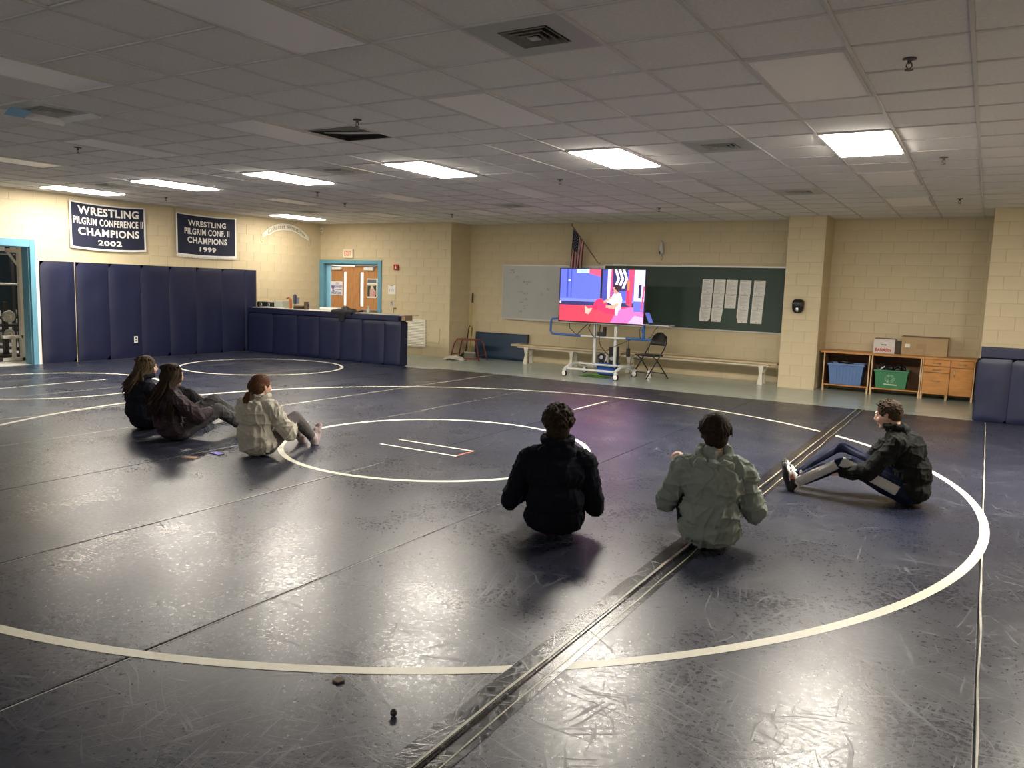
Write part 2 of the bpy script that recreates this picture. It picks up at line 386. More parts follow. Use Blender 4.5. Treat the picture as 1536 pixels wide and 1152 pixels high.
# door wall frames
dfr = structure('door_1', MB(), M_bluef)
fr = MB().box((-14.497, 14.775, FZ), (DX0, 14.86, DZ+.09)).box((DX1, 14.775, FZ), (-12.50, 14.86, DZ+.09)).box((DX0, 14.775, DZ), (DX1, 14.86, DZ+.09))
obj('door_frame', fr, M_bluef, dfr, bevel=.004)
obj('door_jamb', MB().box((DX0-.001, 14.86, FZ), (DX0+.03, 15.02, DZ)).box((DX1-.03, 14.86, FZ), (DX1+.001, 15.02, DZ)).box((DX0, 14.86, DZ-.03), (DX1, 15.02, DZ+.001)), M_bluef, dfr)
def leaf(x0, x1, z1, lx0, lx1, y=14.93, dy=0.):
    h = .045
    mb = MB().box((x0, y, .01), (lx0, y+h, z1)).box((lx1, y, .01), (x1, y+h, z1)).box((lx0, y, .01), (lx1, y+h, 1.05)).box((lx0, y, 1.88), (lx1, y+h, z1))
    o = obj('door_leaf', mb, M_wood, dfr)
    obj('lite_frame', MB().box((lx0-.015, y-.006, 1.035), (lx0, y+.002, 1.895)).box((lx1, y-.006, 1.035), (lx1+.015, y+.002, 1.895)).box((lx0, y-.006, 1.035), (lx1, y+.002, 1.05)).box((lx0, y-.006, 1.88), (lx1, y+.002, 1.895)), M_wood, o)
    obj('lite_pane', B((lx0, y+.018, 1.05), (lx1, y+.024, 1.88)), M_glass, o)
    return o
l1 = leaf(-14.24, -13.50, 2.02, -13.85, -13.73); l2 = leaf(-13.47, -12.64, 2.045, -13.31, -13.17)
for i, (lf, x) in enumerate(((l1, -14.02), (l2, -12.98))):
    obj('door_closer', B((x-.15, 14.87, 1.93), (x+.15, 14.93, 2.0)), M_white, lf, bevel=.008)
    obj('closer_arm', MB().cyl((x+.1*(-1)**i, 14.885, 2.01), (x-.25*(-1)**i, 14.865, 2.03), .008, n=8), M_grey, lf)
    obj('push_bar', MB().box((x-.3, 14.89, .93), (x+.3, 14.93, .99)), M_chrome, lf, bevel=.01)
# corridor
structure('wall_corridor', MB().box((-15.4, 17.6, FZ), (-11.6, 17.7, 3.0)).box((-15.4, 15.0, FZ), (-15.3, 17.6, 3.0)).box((-11.7, 15.0, FZ), (-11.6, 17.6, 3.0)).box((-15.4, 15.0, 2.95), (-11.6, 17.6, 3.03)), mat('corridor_paint', (.85, .83, .80), .6))
# weight room shell and its door frame
fr = MB().box((-14.52, 7.71, FZ), (-14.455, 7.80, 2.19)).box((-14.52, 5.68, 2.06), (-14.455, 7.71, 2.19)).box((-14.52, 5.68, FZ), (-14.455, 5.80, 2.06))
d2 = structure('door_2', MB(), M_bluef)
obj('door_frame', fr, M_bluef, d2, bevel=.004)
obj('door_jamb', MB().box((-14.72, 7.70, FZ), (-14.51, 7.735, 2.09)).box((-14.72, 5.76, 2.05), (-14.51, 7.70, 2.095)), M_bluef, d2, bevel=.004)
obj('white_edge', B((-14.495, 7.80, FZ), (-14.47, 7.855, 1.90)), M_white, wl, label='white corner strip beside the blue frame')
structure('wall_weight_room', MB().box((-20.2, 3.5, FZ), (-20.1, 14.4, 3.2)).box((-20.1, 3.5, FZ), (-14.7, 3.6, 3.2)).box((-20.1, 13.4, FZ), (-14.7, 13.5, 3.2)), mat('weight_room_wall', (.62, .60, .55), .7))
structure('ceiling_weight_room', B((-20.2, 3.5, 3.1), (-14.7, 14.4, 3.2)), M_tile)
obj('dark_panel', B((-20.1, 3.7, .62), (-20.04, 13.3, 2.02)), mat('dark_teal_panel', (.006, .018, .028), .3), bpy.data.objects['wall_weight_room'], label='dark teal window panel')

# ---- ceiling
ceiling = structure('ceiling', MB().box((-14.7, -3.2, 3.10), (3.4, 15.8, 3.2)).box((-14.5, -3.1, 3.03), (3.2, -3.0, 3.10)), mat('plenum_dark', (.05, .048, .045), .9))  # dark colour imitates tile-gap shade; unseen rear lip added against light leaks
T = .615
def gx(k): return -.20-T*k
def gy(j): return 4.40+T*j
special = {}
for c in (-3, 1, 5, 9, 13, 17, 21):
    for j in (-3, 1, 5, 9, 13):
        if (c == 1 and j == -3) or (c == -3 and j != 5): continue
        for q in (0, 1): special[(c, j+q)] = 'L'
VENTS = [(3, -1), (11, -1), (3, 5), (11, 5), (19, 5), (3, 11), (11, 12), (19, 12), (8, 2)]
for v in VENTS: special[v] = 'V'
xs_ = [gx(k) for k in range(-5, 24)]; ys_ = [gy(j) for j in range(-12, 19)]
g = MB()
for x in xs_:
    if x > -14.5: g.box((x-.011, -3, CEIL-.006), (x+.011, 15.6, CEIL+.03))
for j in range(-12, 19):
    y = gy(j); c = -5
    while y < 15.6 and c < 24:
        if special.get((c, j)) == 'L' and special.get((c, j-1)) == 'L' and (j-1) in (-3, 1, 5, 9, 13): c += 1; continue
        c1 = c
        while c1 < 24 and not (special.get((c1, j)) == 'L' and special.get((c1, j-1)) == 'L' and (j-1) in (-3, 1, 5, 9, 13)): c1 += 1
        g.box((max(gx(c1), -14.5), y-.010, CEIL-.003), (min(gx(c), 3.2), y+.010, CEIL+.03)); c = c1
gr = obj('tee_grid', g, M_tee, ceiling); gr['kind'] = 'stuff'
_tm = {}
def tile_mesh(a, b):
    k = (round(a, 3), round(b, 3))
    if k not in _tm:
        c = .006; x, y = a/2, b/2
        me = bpy.data.meshes.new('ceiling_tile')
        me.from_pydata([(-x, -y, .018), (x, -y, .018), (x, y, .018), (-x, y, .018), (-x, -y, .004), (x, -y, .004), (x, y, .004), (-x, y, .004), (-x+c, -y+c, 0), (x-c, -y+c, 0), (x-c, y-c, 0), (-x+c, y-c, 0)], [],
                       [(0, 1, 2, 3), (8, 11, 10, 9), (4, 5, 1, 0), (5, 6, 2, 1), (6, 7, 3, 2), (7, 4, 0, 3), (8, 9, 5, 4), (9, 10, 6, 5), (10, 11, 7, 6), (11, 8, 4, 7)])
        me.materials.append(M_tile); _tm[k] = me
    return _tm[k]
cells = []
Mi = cam.matrix_world.inverted()
def onscreen(p):
    q = Mi@Vector(p)
    if q.z > -.1: return None
    return (768+1189.4*q.x/-q.z, 576-1189.4*q.y/-q.z, -q.z)
for c in range(-5, 24):
    for j in range(-12, 19):
        if (c, j) in special: continue
        x0, x1, y0, y1 = max(gx(c+1), -14.5), gx(c), gy(j), min(gy(j+1), 15.6)
        if x1-x0 < .05 or y1-y0 < .05: continue
        cx, cy = (x0+x1)/2, (y0+y1)/2
        if cx < -10.5 and cy > 14.9: continue
        if cy > 14.2 and x1 > -.04:
            if x0 > -.1: continue
            x1 = -.04; cx = (x0+x1)/2
        s = onscreen((cx, cy, CEIL)); vis = s and -60 < s[0] < 1596 and -60 < s[1] < 400
        cells.append((s[2] if vis else 999, x0, x1, y0, y1))
cells.sort()
rest = MB()
for i, (d, x0, x1, y0, y1) in enumerate(cells):
    cx, cy = (x0+x1)/2, (y0+y1)/2; m = .010; my = .017
    if i < 295:
        o = link(bpy.data.objects.new('ceiling_tile', tile_mesh(x1-x0-2*m, y1-y0-2*my)), ceiling)
        o.location = (cx, cy, CEIL+.001+random.random()*.003); o.rotation_euler = (random.gauss(0, .004), random.gauss(0, .004), 0)
    else:
        rest.box((x0+m, y0+my, CEIL+random.random()*.003), (x1-m, y1-my, CEIL+.02))
wa_ = MB()
for a_, b_ in (((-14.491, -3), (-14.47, 14.80)), ((-14.491, 14.78), (-10.5, 14.801)), ((-10.491, 14.801), (-10.47, 15.591)), ((-10.47, 15.57), (-3.18, 15.591)), ((-3.19, 14.78), (-2.52, 14.801)), ((-2.531, 14.801), (-2.51, 15.57)), ((-2.531, 15.57), (-.05, 15.591)), ((-.06, 14.12), (-.04, 15.57)), ((-.06, 14.10), (3.2, 14.121))):
    wa_.box((*a_, CEIL-.004), (*b_, CEIL+.02))
structure('trim_1', wa_, M_tee)
r_ = obj('far_tiles', rest, M_tile, ceiling); r_['kind'] = 'stuff'

# ---- ceiling lights
colw = {-3: 'outermost', 1: 'first', 5: 'second', 9: 'third', 13: 'fourth', 17: 'fifth', 21: 'sixth'}
roww = {-3: 'row nearest the viewer', 1: 'second row from the viewer', 5: 'lit row', 9: 'row just beyond the lit row', 13: 'row nearest the back wall'}
lit_proto = off_proto = None
for c in (-3, 1, 5, 9, 13, 17, 21):
    for j in (-3, 1, 5, 9, 13):
        if (c == 1 and j == -3) or (c == -3 and j != 5): continue
        lit = j == 5 or (c == 21 and j == 13)
        x0, x1, y0, y1 = gx(c+1), gx(c), gy(j), gy(j+2); cx, cy = (x0+x1)/2, (y0+y1)/2
        lab = ('glowing' if lit else 'unlit') + ' ceiling light panel, %s column from the right, %s' % (colw[c], roww[j])
        if j == 13 and lit: lab = 'glowing ceiling light panel by itself near the entry doors'
        if c == -3: lab = 'glowing ceiling light panel of the lit row, nearest the right wall, outside the frame'
        pr = lit_proto if lit else off_proto
        if pr is None:
            t = thing('ceiling_light', lab, 'ceiling light', (cx, cy, CEIL), 0, 'lit ceiling lights' if lit else 'unlit ceiling lights')
            a, b = (x1-x0)/2-.014, (y1-y0)/2-.014; e = .022
            obj('frame', MB().box((-a, -b, -.012), (-a+e, b, .04)).box((a-e, -b, -.012), (a, b, .04)).box((-a+e, -b, -.012), (a-e, -b+e, .04)).box((-a+e, b-e, -.012), (a-e, b, .04)), M_tee, t)
            obj('diffuser', B((-a+e, -b+e, -.020 if lit else -.004), (a-e, b-e, .004)), M_panels[21] if lit else M_off, t)
            obj('housing', B((-a+.001, -b+.001, .041), (a-.001, b-.001, .052)), M_white, t)
            if lit: lit_proto = t
            else: off_proto = t
        else: t = dup(pr, (cx, cy, CEIL), 0, lab)
        if lit:
            df = [q for q in t.children if q.name.startswith('diffuser')][0]; df.data = df.data.copy(); df.data.materials[0] = M_panels[99 if j == 13 else c]
# ---- vents
def square_ring(mb, r0, r1, z0, z1):
    for s in range(4):
        a = [Matrix.Rotation(s*PI/2, 3, 'Z')@Vector(p) for p in ((-r0, -r0, z0), (r0, -r0, z0), (r1, -r1, z1), (-r1, -r1, z1))]
        mb.add([*a, *[p+Vector((0, 0, .006)) for p in a]], [(0, 1, 2, 3), (4, 7, 6, 5), (0, 4, 5, 1), (1, 5, 6, 2), (2, 6, 7, 3), (3, 7, 4, 0)])
M_vent = mat('vent_paint', (.40, .41, .38), .4); M_ventd = mat('dirty_vent', (.20, .19, .17), .6)
VL = {(3, -1): 'grey square air vent nearest above the middle of the room', (11, -1): 'white-edged air vent at far left with a blue corner', (3, 5): 'square air vent left of the brightest right-hand light',
      (11, 5): 'square air vent between the third and fourth lit panels', (19, 5): 'square air vent between the two leftmost lit panels', (3, 11): 'small far air vent near the column',
      (11, 12): 'far air vent above the whiteboard corner', (19, 12): 'far air vent beside the lone lit panel near the doors', (8, 2): 'dark open ceiling bay with a displaced tile'}
for v in VENTS:
    c, j = v; cx, cy = gx(c+.5), gy(j+.5)
    if v == (8, 2):
        t = thing('open_ceiling_bay', VL[v], 'ceiling opening', (cx, cy, CEIL))
        a = .29
        obj('shaft', MB().box((-a, -a, .045), (a, a, .05)).box((-a, -a, 0), (-a+.01, a, .045)).box((a-.01, -a, 0), (a, a, .045)).box((-a+.01, a-.01, 0), (a-.01, a, .045)).box((-a+.01, -a, 0), (a-.01, -a+.01, .045)), mat('bay_dark', (.015, .015, .014), .8), t)
        o = obj('displaced_tile', MB().hexa([(-a+.02, -.07, .012), (a-.03, .10, .012), (a-.06, .20, .020), (-a+.14, .12, .030)], [(-a+.02, -.07, .022), (a-.03, .10, .022), (a-.06, .20, .030), (-a+.14, .12, .04)]), M_tile, t)
        obj('grille_plate', MB().hexa([(-a+.012, -a+.012, .004), (a-.03, -a+.012, .004), (a-.012, -.03, .01), (-a+.02, -.17, .01)], [(-a+.012, -a+.012, .012), (a-.03, -a+.012, .012), (a-.012, -.03, .018), (-a+.02, -.17, .018)]), mat('dull_plate', (.09, .095, .09), .5), t)
        continue
    t = thing('air_vent', VL[v], 'air vent', (cx, cy, CEIL), 0, 'square ceiling air vents')
    a, b = .297, .16
    mb = MB(); square_ring(mb, b, a, -.004, -.004); obj('face_plate', mb, M_vent, t)
    obj('duct_box', MB().box((-b, -b, .03), (b, b, .034)).box((-b, -b, .0), (-b+.004, b, .03)).box((b-.004, -b, 0), (b, b, .03)), mat('duct_dark', (.01, .01, .01), .9), t)
    for k, rr in enumerate((.145, .105, .065)):
        mb = MB(); square_ring(mb, rr-.019, rr, .012-.004*k, -.010-.003*k); obj('louver', mb, M_vent if v[0] != 3 or v[1] > -1 else M_ventd, t)
    obj('centre_plate', B((-.03, -.03, -.014), (.03, .03, -.008)), M_vent, t)
    if v == (11, -1):
        obj('white_flap', MB().hexa([(-a, -.08, -.055), (-a+.05, -.08, -.005), (-a+.05, a, -.005), (-a, a, -.055)], [(-a, -.08, -.050), (-a+.05, -.08, .0), (-a+.05, a, .0), (-a, a, -.050)]), M_white, t, label='bright white bent edge flap')
        obj('white_flap', MB().hexa([(-a+.06, a, -.03), (-a+.06, a-.09, -.006), (a, a-.09, -.006), (a, a, -.03)], [(-a+.06, a, -.025), (-a+.06, a-.09, -.001), (a, a-.09, -.001), (a, a, -.025)]), M_white, t)
        obj('blue_corner', MB().hexa([(-a+.05, -a+.04, -.062), (-a+.17, -a+.04, -.010), (-a+.17, -.08, -.010), (-a+.05, -.08, -.062)], [(-a+.05, -a+.04, -.057), (-a+.17, -a+.04, -.005), (-a+.17, -.08, -.005), (-a+.05, -.08, -.057)]), mat('light_blue_tape', (.25, .48, .68), .5), t, label='light blue taped corner')
# ---- sprinklers
M_spr = mat('sprinkler_bronze', (.10, .085, .075), .45, metal=.4)
def sprinkler(x, y, lab):
    t = thing('sprinkler_head', lab, 'sprinkler', (x, y, CEIL), 0, 'ceiling sprinkler heads')
    obj('escutcheon', MB().lathe([(.04, 0), (.038, -.006), (.015, -.010)], (0, 0, 0), 16), M_spr, t, smooth=True)
    obj('body', MB().lathe([(.012, -.010), (.012, -.028), (.007, -.03)], (0, 0, 0), 10), M_spr, t)
    obj('arms', MB().ring([(-.012, 0, -.025), (-.016, 0, -.045), (0, 0, -.062), (.016, 0, -.045), (.012, 0, -.025)], .004, 6), M_spr, t)
    obj('deflector', MB().lathe([(.024, -.062), (.024, -.067)], (0, 0, 0), 12), M_spr, t)
for x, y, lab in ((-.53, 5.39, 'metal sprinkler head right of the sagging unlit panel'), (-4.9, 5.45, 'sprinkler head just above the dark open ceiling bay'), (-9.01, 5.38, 'sprinkler head at left below the blue-cornered vent'),
                  (-.51, 9.12, 'sprinkler head right of the brightest right-hand panel'), (-4.93, 9.37, 'sprinkler head left of the second lit panel'), (-4.93, 13.0, 'far sprinkler head above the television'),
                  (-9.37, 9.5, 'sprinkler head between the third and fourth lit panels, beyond them'), (-12.91, 9.31, 'sprinkler head above the banner dated 1999'), (-.47, 12.78, 'far sprinkler head at right near the wall block'),
                  (-10.17, 11.0, 'far sprinkler head left of the room corner'), (-9.35, 13.2, 'far sprinkler head near the return wall')):
    sprinkler(x, y, lab)

# ================================================================ WALL PADS, COUNTER
ordn = ['first', 'second', 'third', 'fourth', 'fifth', 'sixth', 'seventh', 'eighth', 'ninth']
def pad_mesh(wd, h, t=.05, seed=0):
    """a stuffed vinyl panel in local coordinates: x 0..wd, z 0..h, front at y=-t; slightly pillowed with creases"""
    nx, nz = 8, 22; vs = []; fs = []
    for j in range(nz+1):
        for i in range(nx+1):
            u, v = i/nx, j/nz; e = min(min(u, 1-u)*nx/1.2, 1); e2 = min(min(v, 1-v)*nz/1.2, 1)
            q = (mnoise.noise(Vector((u*2.2+seed*7, v*h*2.4-u*1.1, seed)))*.010+mnoise.noise(Vector((u*1.2+seed, v*h*9-u*3, seed*3)))*.003)
            vs.append((u*wd, -t*(.62+.38*min(e, e2))-q*min(e, e2), v*h))
    for j in range(nz):
        for i in range(nx): a = j*(nx+1)+i; fs.append((a, a+1, a+nx+2, a+nx+1))
    mb = MB().add(vs, fs); mb.box((.0, -t*.62, 0), (wd, 0, h)); return mb
yb = [7.87, 8.49, 9.15, 9.82, 10.46, 11.11, 11.77, 12.40, 12.73]
for i in range(8):
    g0 = .03 if i == 1 else .003
    t = thing('wall_pad', 'tall navy vinyl pad on the left wall, %s from the blue-framed doorway' % ordn[i], 'wall pad', (-14.491, yb[i]+g0, FZ+.02), PI/2, 'navy pads along the left wall')
    obj('cover', pad_mesh(yb[i+1]-yb[i]-g0-.003, 1.835, .055, i), M_pad, t, smooth=True)
o = thing('wall_outlet', 'white wall outlet set low in a navy wall pad', 'outlet', (-14.425, 9.66, .37), PI/2)
obj('plate', B((-.038, -.012, -.065), (.038, 0, .065)), M_white, o, bevel=.003)
obj('socket', B((-.016, -.014, .012), (.016, -.011, .042)), M_black, o); obj('socket', B((-.016, -.014, -.042), (.016, -.011, -.012)), M_black, o)

def counter(name, label, x0, x1, y0, y1, zc, zt, seams_, end, cat='counter'):
    t = thing(name, label, cat, (0, 0, 0))
    obj('core', B((x0+.02, y0+.08, FZ), (x1-.05, y1, zt-.03)), M_pad, t)
    for i in range(len(seams_)-1):
        mb = pad_mesh(seams_[i+1]-seams_[i]-.004, zc-.01, .05, 20+i+x0)
        mb.v = [(x+seams_[i]+.002, y+y0+.058, z+.0) for x, y, z in mb.v]; obj('front_pad', mb, M_pad, t, smooth=True)
    mb = pad_mesh(x1-x0-.02-(.05 if end > 0 else 0), zt-zc-.02, .05, 33+x0); mb.v = [(x+x0+(.0 if end > 0 else .02), y+y0+.075, z+zc+.0) for x, y, z in mb.v]
    obj('cap_pad', mb, M_pad, t, smooth=True)
    return t
ct = counter('padded_counter', 'long navy padded half wall counter in front of the entry doors', -14.37, -9.99, 12.39, 12.66, .885, 1.02, [-14.37, -13.6, -12.85, -12.2, -11.6, -11.0, -10.41, -9.985], 1)
mb = pad_mesh(.25, .87, .05, 50); mb.v = [(-10.035-y, x+12.42, z) for x, y, z in mb.v]; obj('end_pad', mb, M_pad, ct, smooth=True)
obj('counter_top', B((-14.36, 12.50, .985), (-10.02, 13.05, 1.003)), mat('counter_laminate', (.62, .58, .52), .3), ct, bevel=.004)
obj('wood_end', B((-10.03, 12.49, .90), (-9.93, 12.72, 1.0)), mat('raw_plywood', (.20, .13, .07), .6, var=.2), ct)
ct2 = counter('padded_counter', 'navy padded half wall at the right edge in front of the cream block wall', -.05, 2.4, 12.63, 12.95, .875, 1.045, [-.05, .345, .74, 1.15, 1.6, 2.4], -1)
mb = pad_mesh(.28, .86, .03, 51); mb.v = [(-.05+y*.3, 12.93-x, z) for x, y, z in mb.v]; obj('end_pad', mb, M_pad, ct2, smooth=True)

# things on the counter
def at_counter(x): return (x, 12.74, 1.003)
t = thing('black_case', 'small glossy dark case at the left end of the padded counter', 'case', (-14.08, 12.74, 1.003))
obj('body', B((-.25, -.12, 0), (.25, .12, .125)), M_black, t, bevel=.02); obj('dial', MB().lathe([(.05, 0), (.045, -.008)], (-.12, -.121, .065), 14, 'y'), M_chrome, t); obj('dial', MB().lathe([(.05, 0), (.045, -.008)], (.13, -.121, .065), 14, 'y'), M_chrome, t)
t = thing('grey_box', 'pale grey green box beside the dark case on the counter', 'box', (-13.68, 12.76, 1.003))
obj('body', B((-.13, -.1, 0), (.13, .1, .15)), mat('pale_green_grey', (.42, .44, .37), .6), t, bevel=.006); obj('lid', B((-.135, -.105, .14), (.135, .105, .158)), mat('pale_green_grey', (0, 0, 0)), t, bevel=.003)
o = obj('paper_stack', MB().prism([(-13.98, 12.40), (-13.45, 12.43), (-13.42, 12.60), (-13.9, 12.62)], 1.010, 1.026, 'xy'), M_paper); tag(o, 'loose white papers overhanging the front edge of the counter', 'papers')
t = thing('orange_tape_dispenser', 'orange stand with a curved top behind the papers', 'dispenser', (-13.42, 12.78, 1.003))
M_or = mat('orange_brown', (.48, .17, .07), .5)
obj('post', B((-.02, -.03, 0), (.02, .03, .20)), M_or, t, bevel=.004); obj('arm', MB().ring([(.01, 0, .2), (-.05, 0, .235), (-.12, 0, .215)], [.022, .02, .012], 10), M_or, t, smooth=True)
t = thing('desk_organizer', 'dark mesh pen holder with papers standing on the counter', 'organizer', (-13.28, 12.78, 1.003))
obj('stem', MB().cyl((0, 0, 0), (0, 0, .12), .008), M_grey, t); obj('holder', MB().lathe([(.03, .10), (.045, .18), (.04, .29), (.02, .32)], (0, 0, 0), 12), mat('dark_slate', (.05, .06, .10), .5), t, smooth=True)
obj('card', B((.05, -.005, .11), (.13, .005, .25)), mat('slate_card', (.17, .18, .26), .6), t); obj('base', MB().lathe([(.05, 0), (.045, .01)], (0, 0, 0), 14), M_grey, t)
t = thing('book_stack', 'low stack of dark books on the counter', 'books', (-13.08, 12.76, 1.003))
for k, (c_, a) in enumerate((((.10, .06, .03), .0), ((.03, .02, .015), .12), ((.16, .12, .07), -.06))):
    o = obj('book', B((-.13, -.09, 0), (.12, .09, .024)), mat('book_cover_%d' % k, c_, .6), t, bevel=.002); o.location = (0, 0, k*.025); o.rotation_euler = (0, 0, a)
t = thing('brown_mug', 'tall brown mug with a pale handle on the counter', 'mug', (-12.90, 12.76, 1.003))
obj('body', MB().lathe([(.055, 0), (.06, .02), (.06, .165), (.054, .165), (.05, .02)], (0, 0, 0), 18), mat('brown_glaze', (.10, .06, .04), .3), t, smooth=True)
obj('handle', MB().ring([(.055, 0, .14), (.10, 0, .13), (.105, 0, .06), (.055, 0, .04)], .010, 8), M_grey, t, smooth=True)
t = thing('paper_roll', 'white roll of paper lying on the counter before the doors', 'paper roll', (-12.20, 12.78, 1.003))
obj('roll', MB().cyl((-.30, 0, .035), (.30, .02, .035), .035, n=18), M_paper, t, smooth='auto'); obj('sheet', B((-.42, -.06, 0), (.30, .06, .005)), M_paper, t)
# jacket
def drape_mesh(fn, nu=26, nv=26, th=.012):
    vs = [fn(i/nu, j/nv) for j in range(nv+1) for i in range(nu+1)]
    return MB().add(vs, [(j*(nu+1)+i, j*(nu+1)+i+1, (j+1)*(nu+1)+i+1, (j+1)*(nu+1)+i) for j in range(nv) for i in range(nu)])
def jac(u, v):
    x = -11.53+(u-.5)*(.62-.30*max(0, .35-v))+.03*mnoise.noise(Vector((u*4, v*4, 1)))
    s = v*.62; lump = .085*math.exp(-((u-.42)/.24)**2)*math.exp(-((v-.60)/.22)**2)+.03*(mnoise.noise(Vector((u*7, v*7, 3)))+.5)
    lowf = 1 if abs(u-.5) < .18+.1*mnoise.noise(Vector((u*9, 0, 2))) else .25
    if v < .28: k = (1-v/.28)*lowf; return (x, 12.40-.012*lump*8-.01, 1.012-.20*k)
    return (x, 12.40+(v-.28)*.55, 1.014+lump)
o = obj('black_jacket', drape_mesh(jac, 34, 34), mat('black_fabric', (.008, .008, .009), .8)); tag(o, 'crumpled black jacket draped over the front of the counter', 'jacket')
m_ = o.modifiers.new('thick', 'SOLIDIFY'); m_.thickness = .008; m_.offset = 1; o.data.shade_smooth()
t = thing('spray_bottle', 'small clear spray bottle standing right of the jacket on the counter', 'bottle', (-11.12, 12.76, 1.003))
M_clr = mat('cloudy_plastic', (.50, .52, .50), .2)
obj('body', MB().lathe([(.03, 0), (.034, .01), (.034, .07), (.012, .10), (.012, .12)], (0, 0, 0), 14), M_clr, t, smooth=True); obj('trigger_head', B((-.04, -.01, .12), (.02, .01, .145)), M_grey, t, bevel=.004)

# ================================================================ BANNERS
def banner(y0, y1, z0, z1, lines, label, seed, trim=.035):
    W, H = y1-y0, z1-z0; X = -14.478
    def q(u, v):   # offset from wall, sag
        f = 1-v
        n = .012*math.sin((u*1.1+v*.5)*9+seed)*f*.7+.012*mnoise.noise(Vector((u*3, v*3, seed)))*f+.010*math.exp(-((u+v*.8-.55-(seed % 2)*.3)/.06)**2)*f
        return .018+abs(n)
    def P(x, y, off):   # x,y from centre
        u, v = x/W+.5, y/H+.5
        sag = -.035*(1-(2*u-1)**2)*(1 if seed == 1 else .75)*(1-v*.15)
        return X+q(u, v)+off, (y0+y1)/2+x, (z0+z1)/2+y+sag+.02
    t = thing('championship_banner', label, 'banner', (0, 0, 0), 0)
    nu, nv = 40, 26
    def grid(xa, xb, ya, yb_, off, n1=nu, n2=nv):
        mb = MB(); vs = [P(xa+(xb-xa)*i/n1, ya+(yb_-ya)*j/n2, off) for j in range(n2+1) for i in range(n1+1)]
        return mb.add(vs, [(j*(n1+1)+i, j*(n1+1)+i+1, (j+1)*(n1+1)+i+1, (j+1)*(n1+1)+i) for j in range(n2) for i in range(n1)])
    o = obj('cloth', grid(-W/2, W/2, -H/2, H/2, 0), M_navyc, t); o.data.shade_smooth()
    mb = MB()
    for a in ((-W/2, W/2, -H/2-.0, -H/2+trim), (-W/2, W/2, H/2-trim*.7, H/2), (-W/2, -W/2+trim, -H/2, H/2), (W/2-trim, W/2, -H/2, H/2)):
        g = grid(*a, .004, 24, 16 if a[1]-a[0] < .2 else 2); mb.add(g.v, g.f)
    obj('white_trim', mb, M_wht, t)
    if seed == 2:
        mb = MB()
        for k in range(90):
            x = -W/2+W*(k+.5)/90; a = P(x-.006, -H/2, .002); b = P(x+.006, -H/2, .002)
            mb.add([a, b, (b[0], b[1]+random.uniform(-.01, .01), b[2]-.035), (a[0], a[1], a[2]-.035)], [(0, 1, 2, 3)])
        obj('fringe', mb, M_wht, t)
    for s, cy, size, wd in lines:
        me = text_mesh(s, size*.93, .0045*size/.16, 0)
        xs = [v.co.x for v in me.vertices]; k = wd/(max(xs)-min(xs)); cx_ = (max(xs)+min(xs))/2
        bm = bmesh.new(); bm.from_mesh(me); bmesh.ops.triangulate(bm, faces=bm.faces); bm.to_mesh(me); bm.free()
        for v in me.vertices: v.co = Vector(P((v.co.x-cx_)*k, v.co.y+cy, .013))
        me.name = 'lettering'; obj('lettering', me, M_wht, t)
    for s in (-1, 1): obj('grommet', MB().lathe([(.012, 0), (.012, .008)], P(s*(W/2-.02), H/2-.02, .004), 10, 'x'), M_chrome, t)
    return t
banner(8.43, 9.95, 2.08, 2.93, [('WRESTLING', .275, .215, 1.22), ('PILGRIM CONFERENCE II', .085, .185, 1.40), ('CHAMPIONS', -.105, .20, 1.22), ('2002', -.285, .14, .48)],
       'navy banner with white letters dated 2002, nearer the blue-framed doorway', 1)
banner(10.64, 12.17, 2.07, 2.93, [('WRESTLING', .245, .165, .96), ('PILGRIM CONF. II', .075, .185, 1.14), ('CHAMPIONS', -.105, .185, 1.0), ('1999', -.28, .14, .42)],
       'navy banner with white letters and fringe dated 1999', 2)
# painted scroll with the team name (the cartoon figure under it is left out)
t = thing('painted_scroll', 'white painted scroll reading Cohasset Wrestling arched high on the left wall', 'wall painting', (0, 0, 0))
def arc(u, r):   # u -1..1
    y = 13.68+u*.75; z = 2.97-.30*abs(u)**2.4; return y, z-r
X = -14.488
mb = MB(); n = 40
for (ra, rb, xx, nm, mm) in ((0, .17, X, 'scroll', mat('scroll_white', (.78, .74, .62), .6)),):
    mb = MB(); vs = []
    for k in range(n+1):
        u = -1+2*k/n; y, z = arc(u, 0)
        w_ = .17*(1-.55*max(0, abs(u)-.72)/.28); y2 = y-.04*u
        vs += [(xx, y, z), (xx, y2, z-w_)]
    mb.add(vs, [(2*k, 2*k+1, 2*k+3, 2*k+2) for k in range(n)]); obj(nm, mb, mm, t)
M_out = mat('scroll_outline', (.30, .28, .24), .7)
mb = MB(); vs = []
for k in range(n+1):
    u = -1+2*k/n; y, z = arc(u, 0); vs += [(X+.001, y, z+.004), (X+.001, y, z-.006)]
mb.add(vs, [(2*k, 2*k+1, 2*k+3, 2*k+2) for k in range(n)])
vs = []
for k in range(n+1):
    u = -1+2*k/n; y, z = arc(u, 0); w_ = .17*(1-.55*max(0, abs(u)-.72)/.28); vs += [(X+.001, y-.04*u, z-w_+.003), (X+.001, y-.04*u, z-w_-.005)]
mb.add(vs, [(2*k, 2*k+1, 2*k+3, 2*k+2) for k in range(n)])
for s in (-1, 1):   # curled tails
    mb.ring([(X+.003, 13.68+s*.75, 2.67), (X+.003, 13.68+s*.79, 2.60), (X+.003, 13.68+s*.78, 2.50), (X+.003, 13.68+s*.73, 2.47), (X+.003, 13.68+s*.72, 2.55)], .004, 6)
obj('outline', mb, M_out, t)
me = text_mesh('Cohasset Wrestling', .15, .003); xs = [v.co.x for v in me.vertices]; k_ = 1.20/(max(xs)-min(xs)); c_ = (max(xs)+min(xs))/2
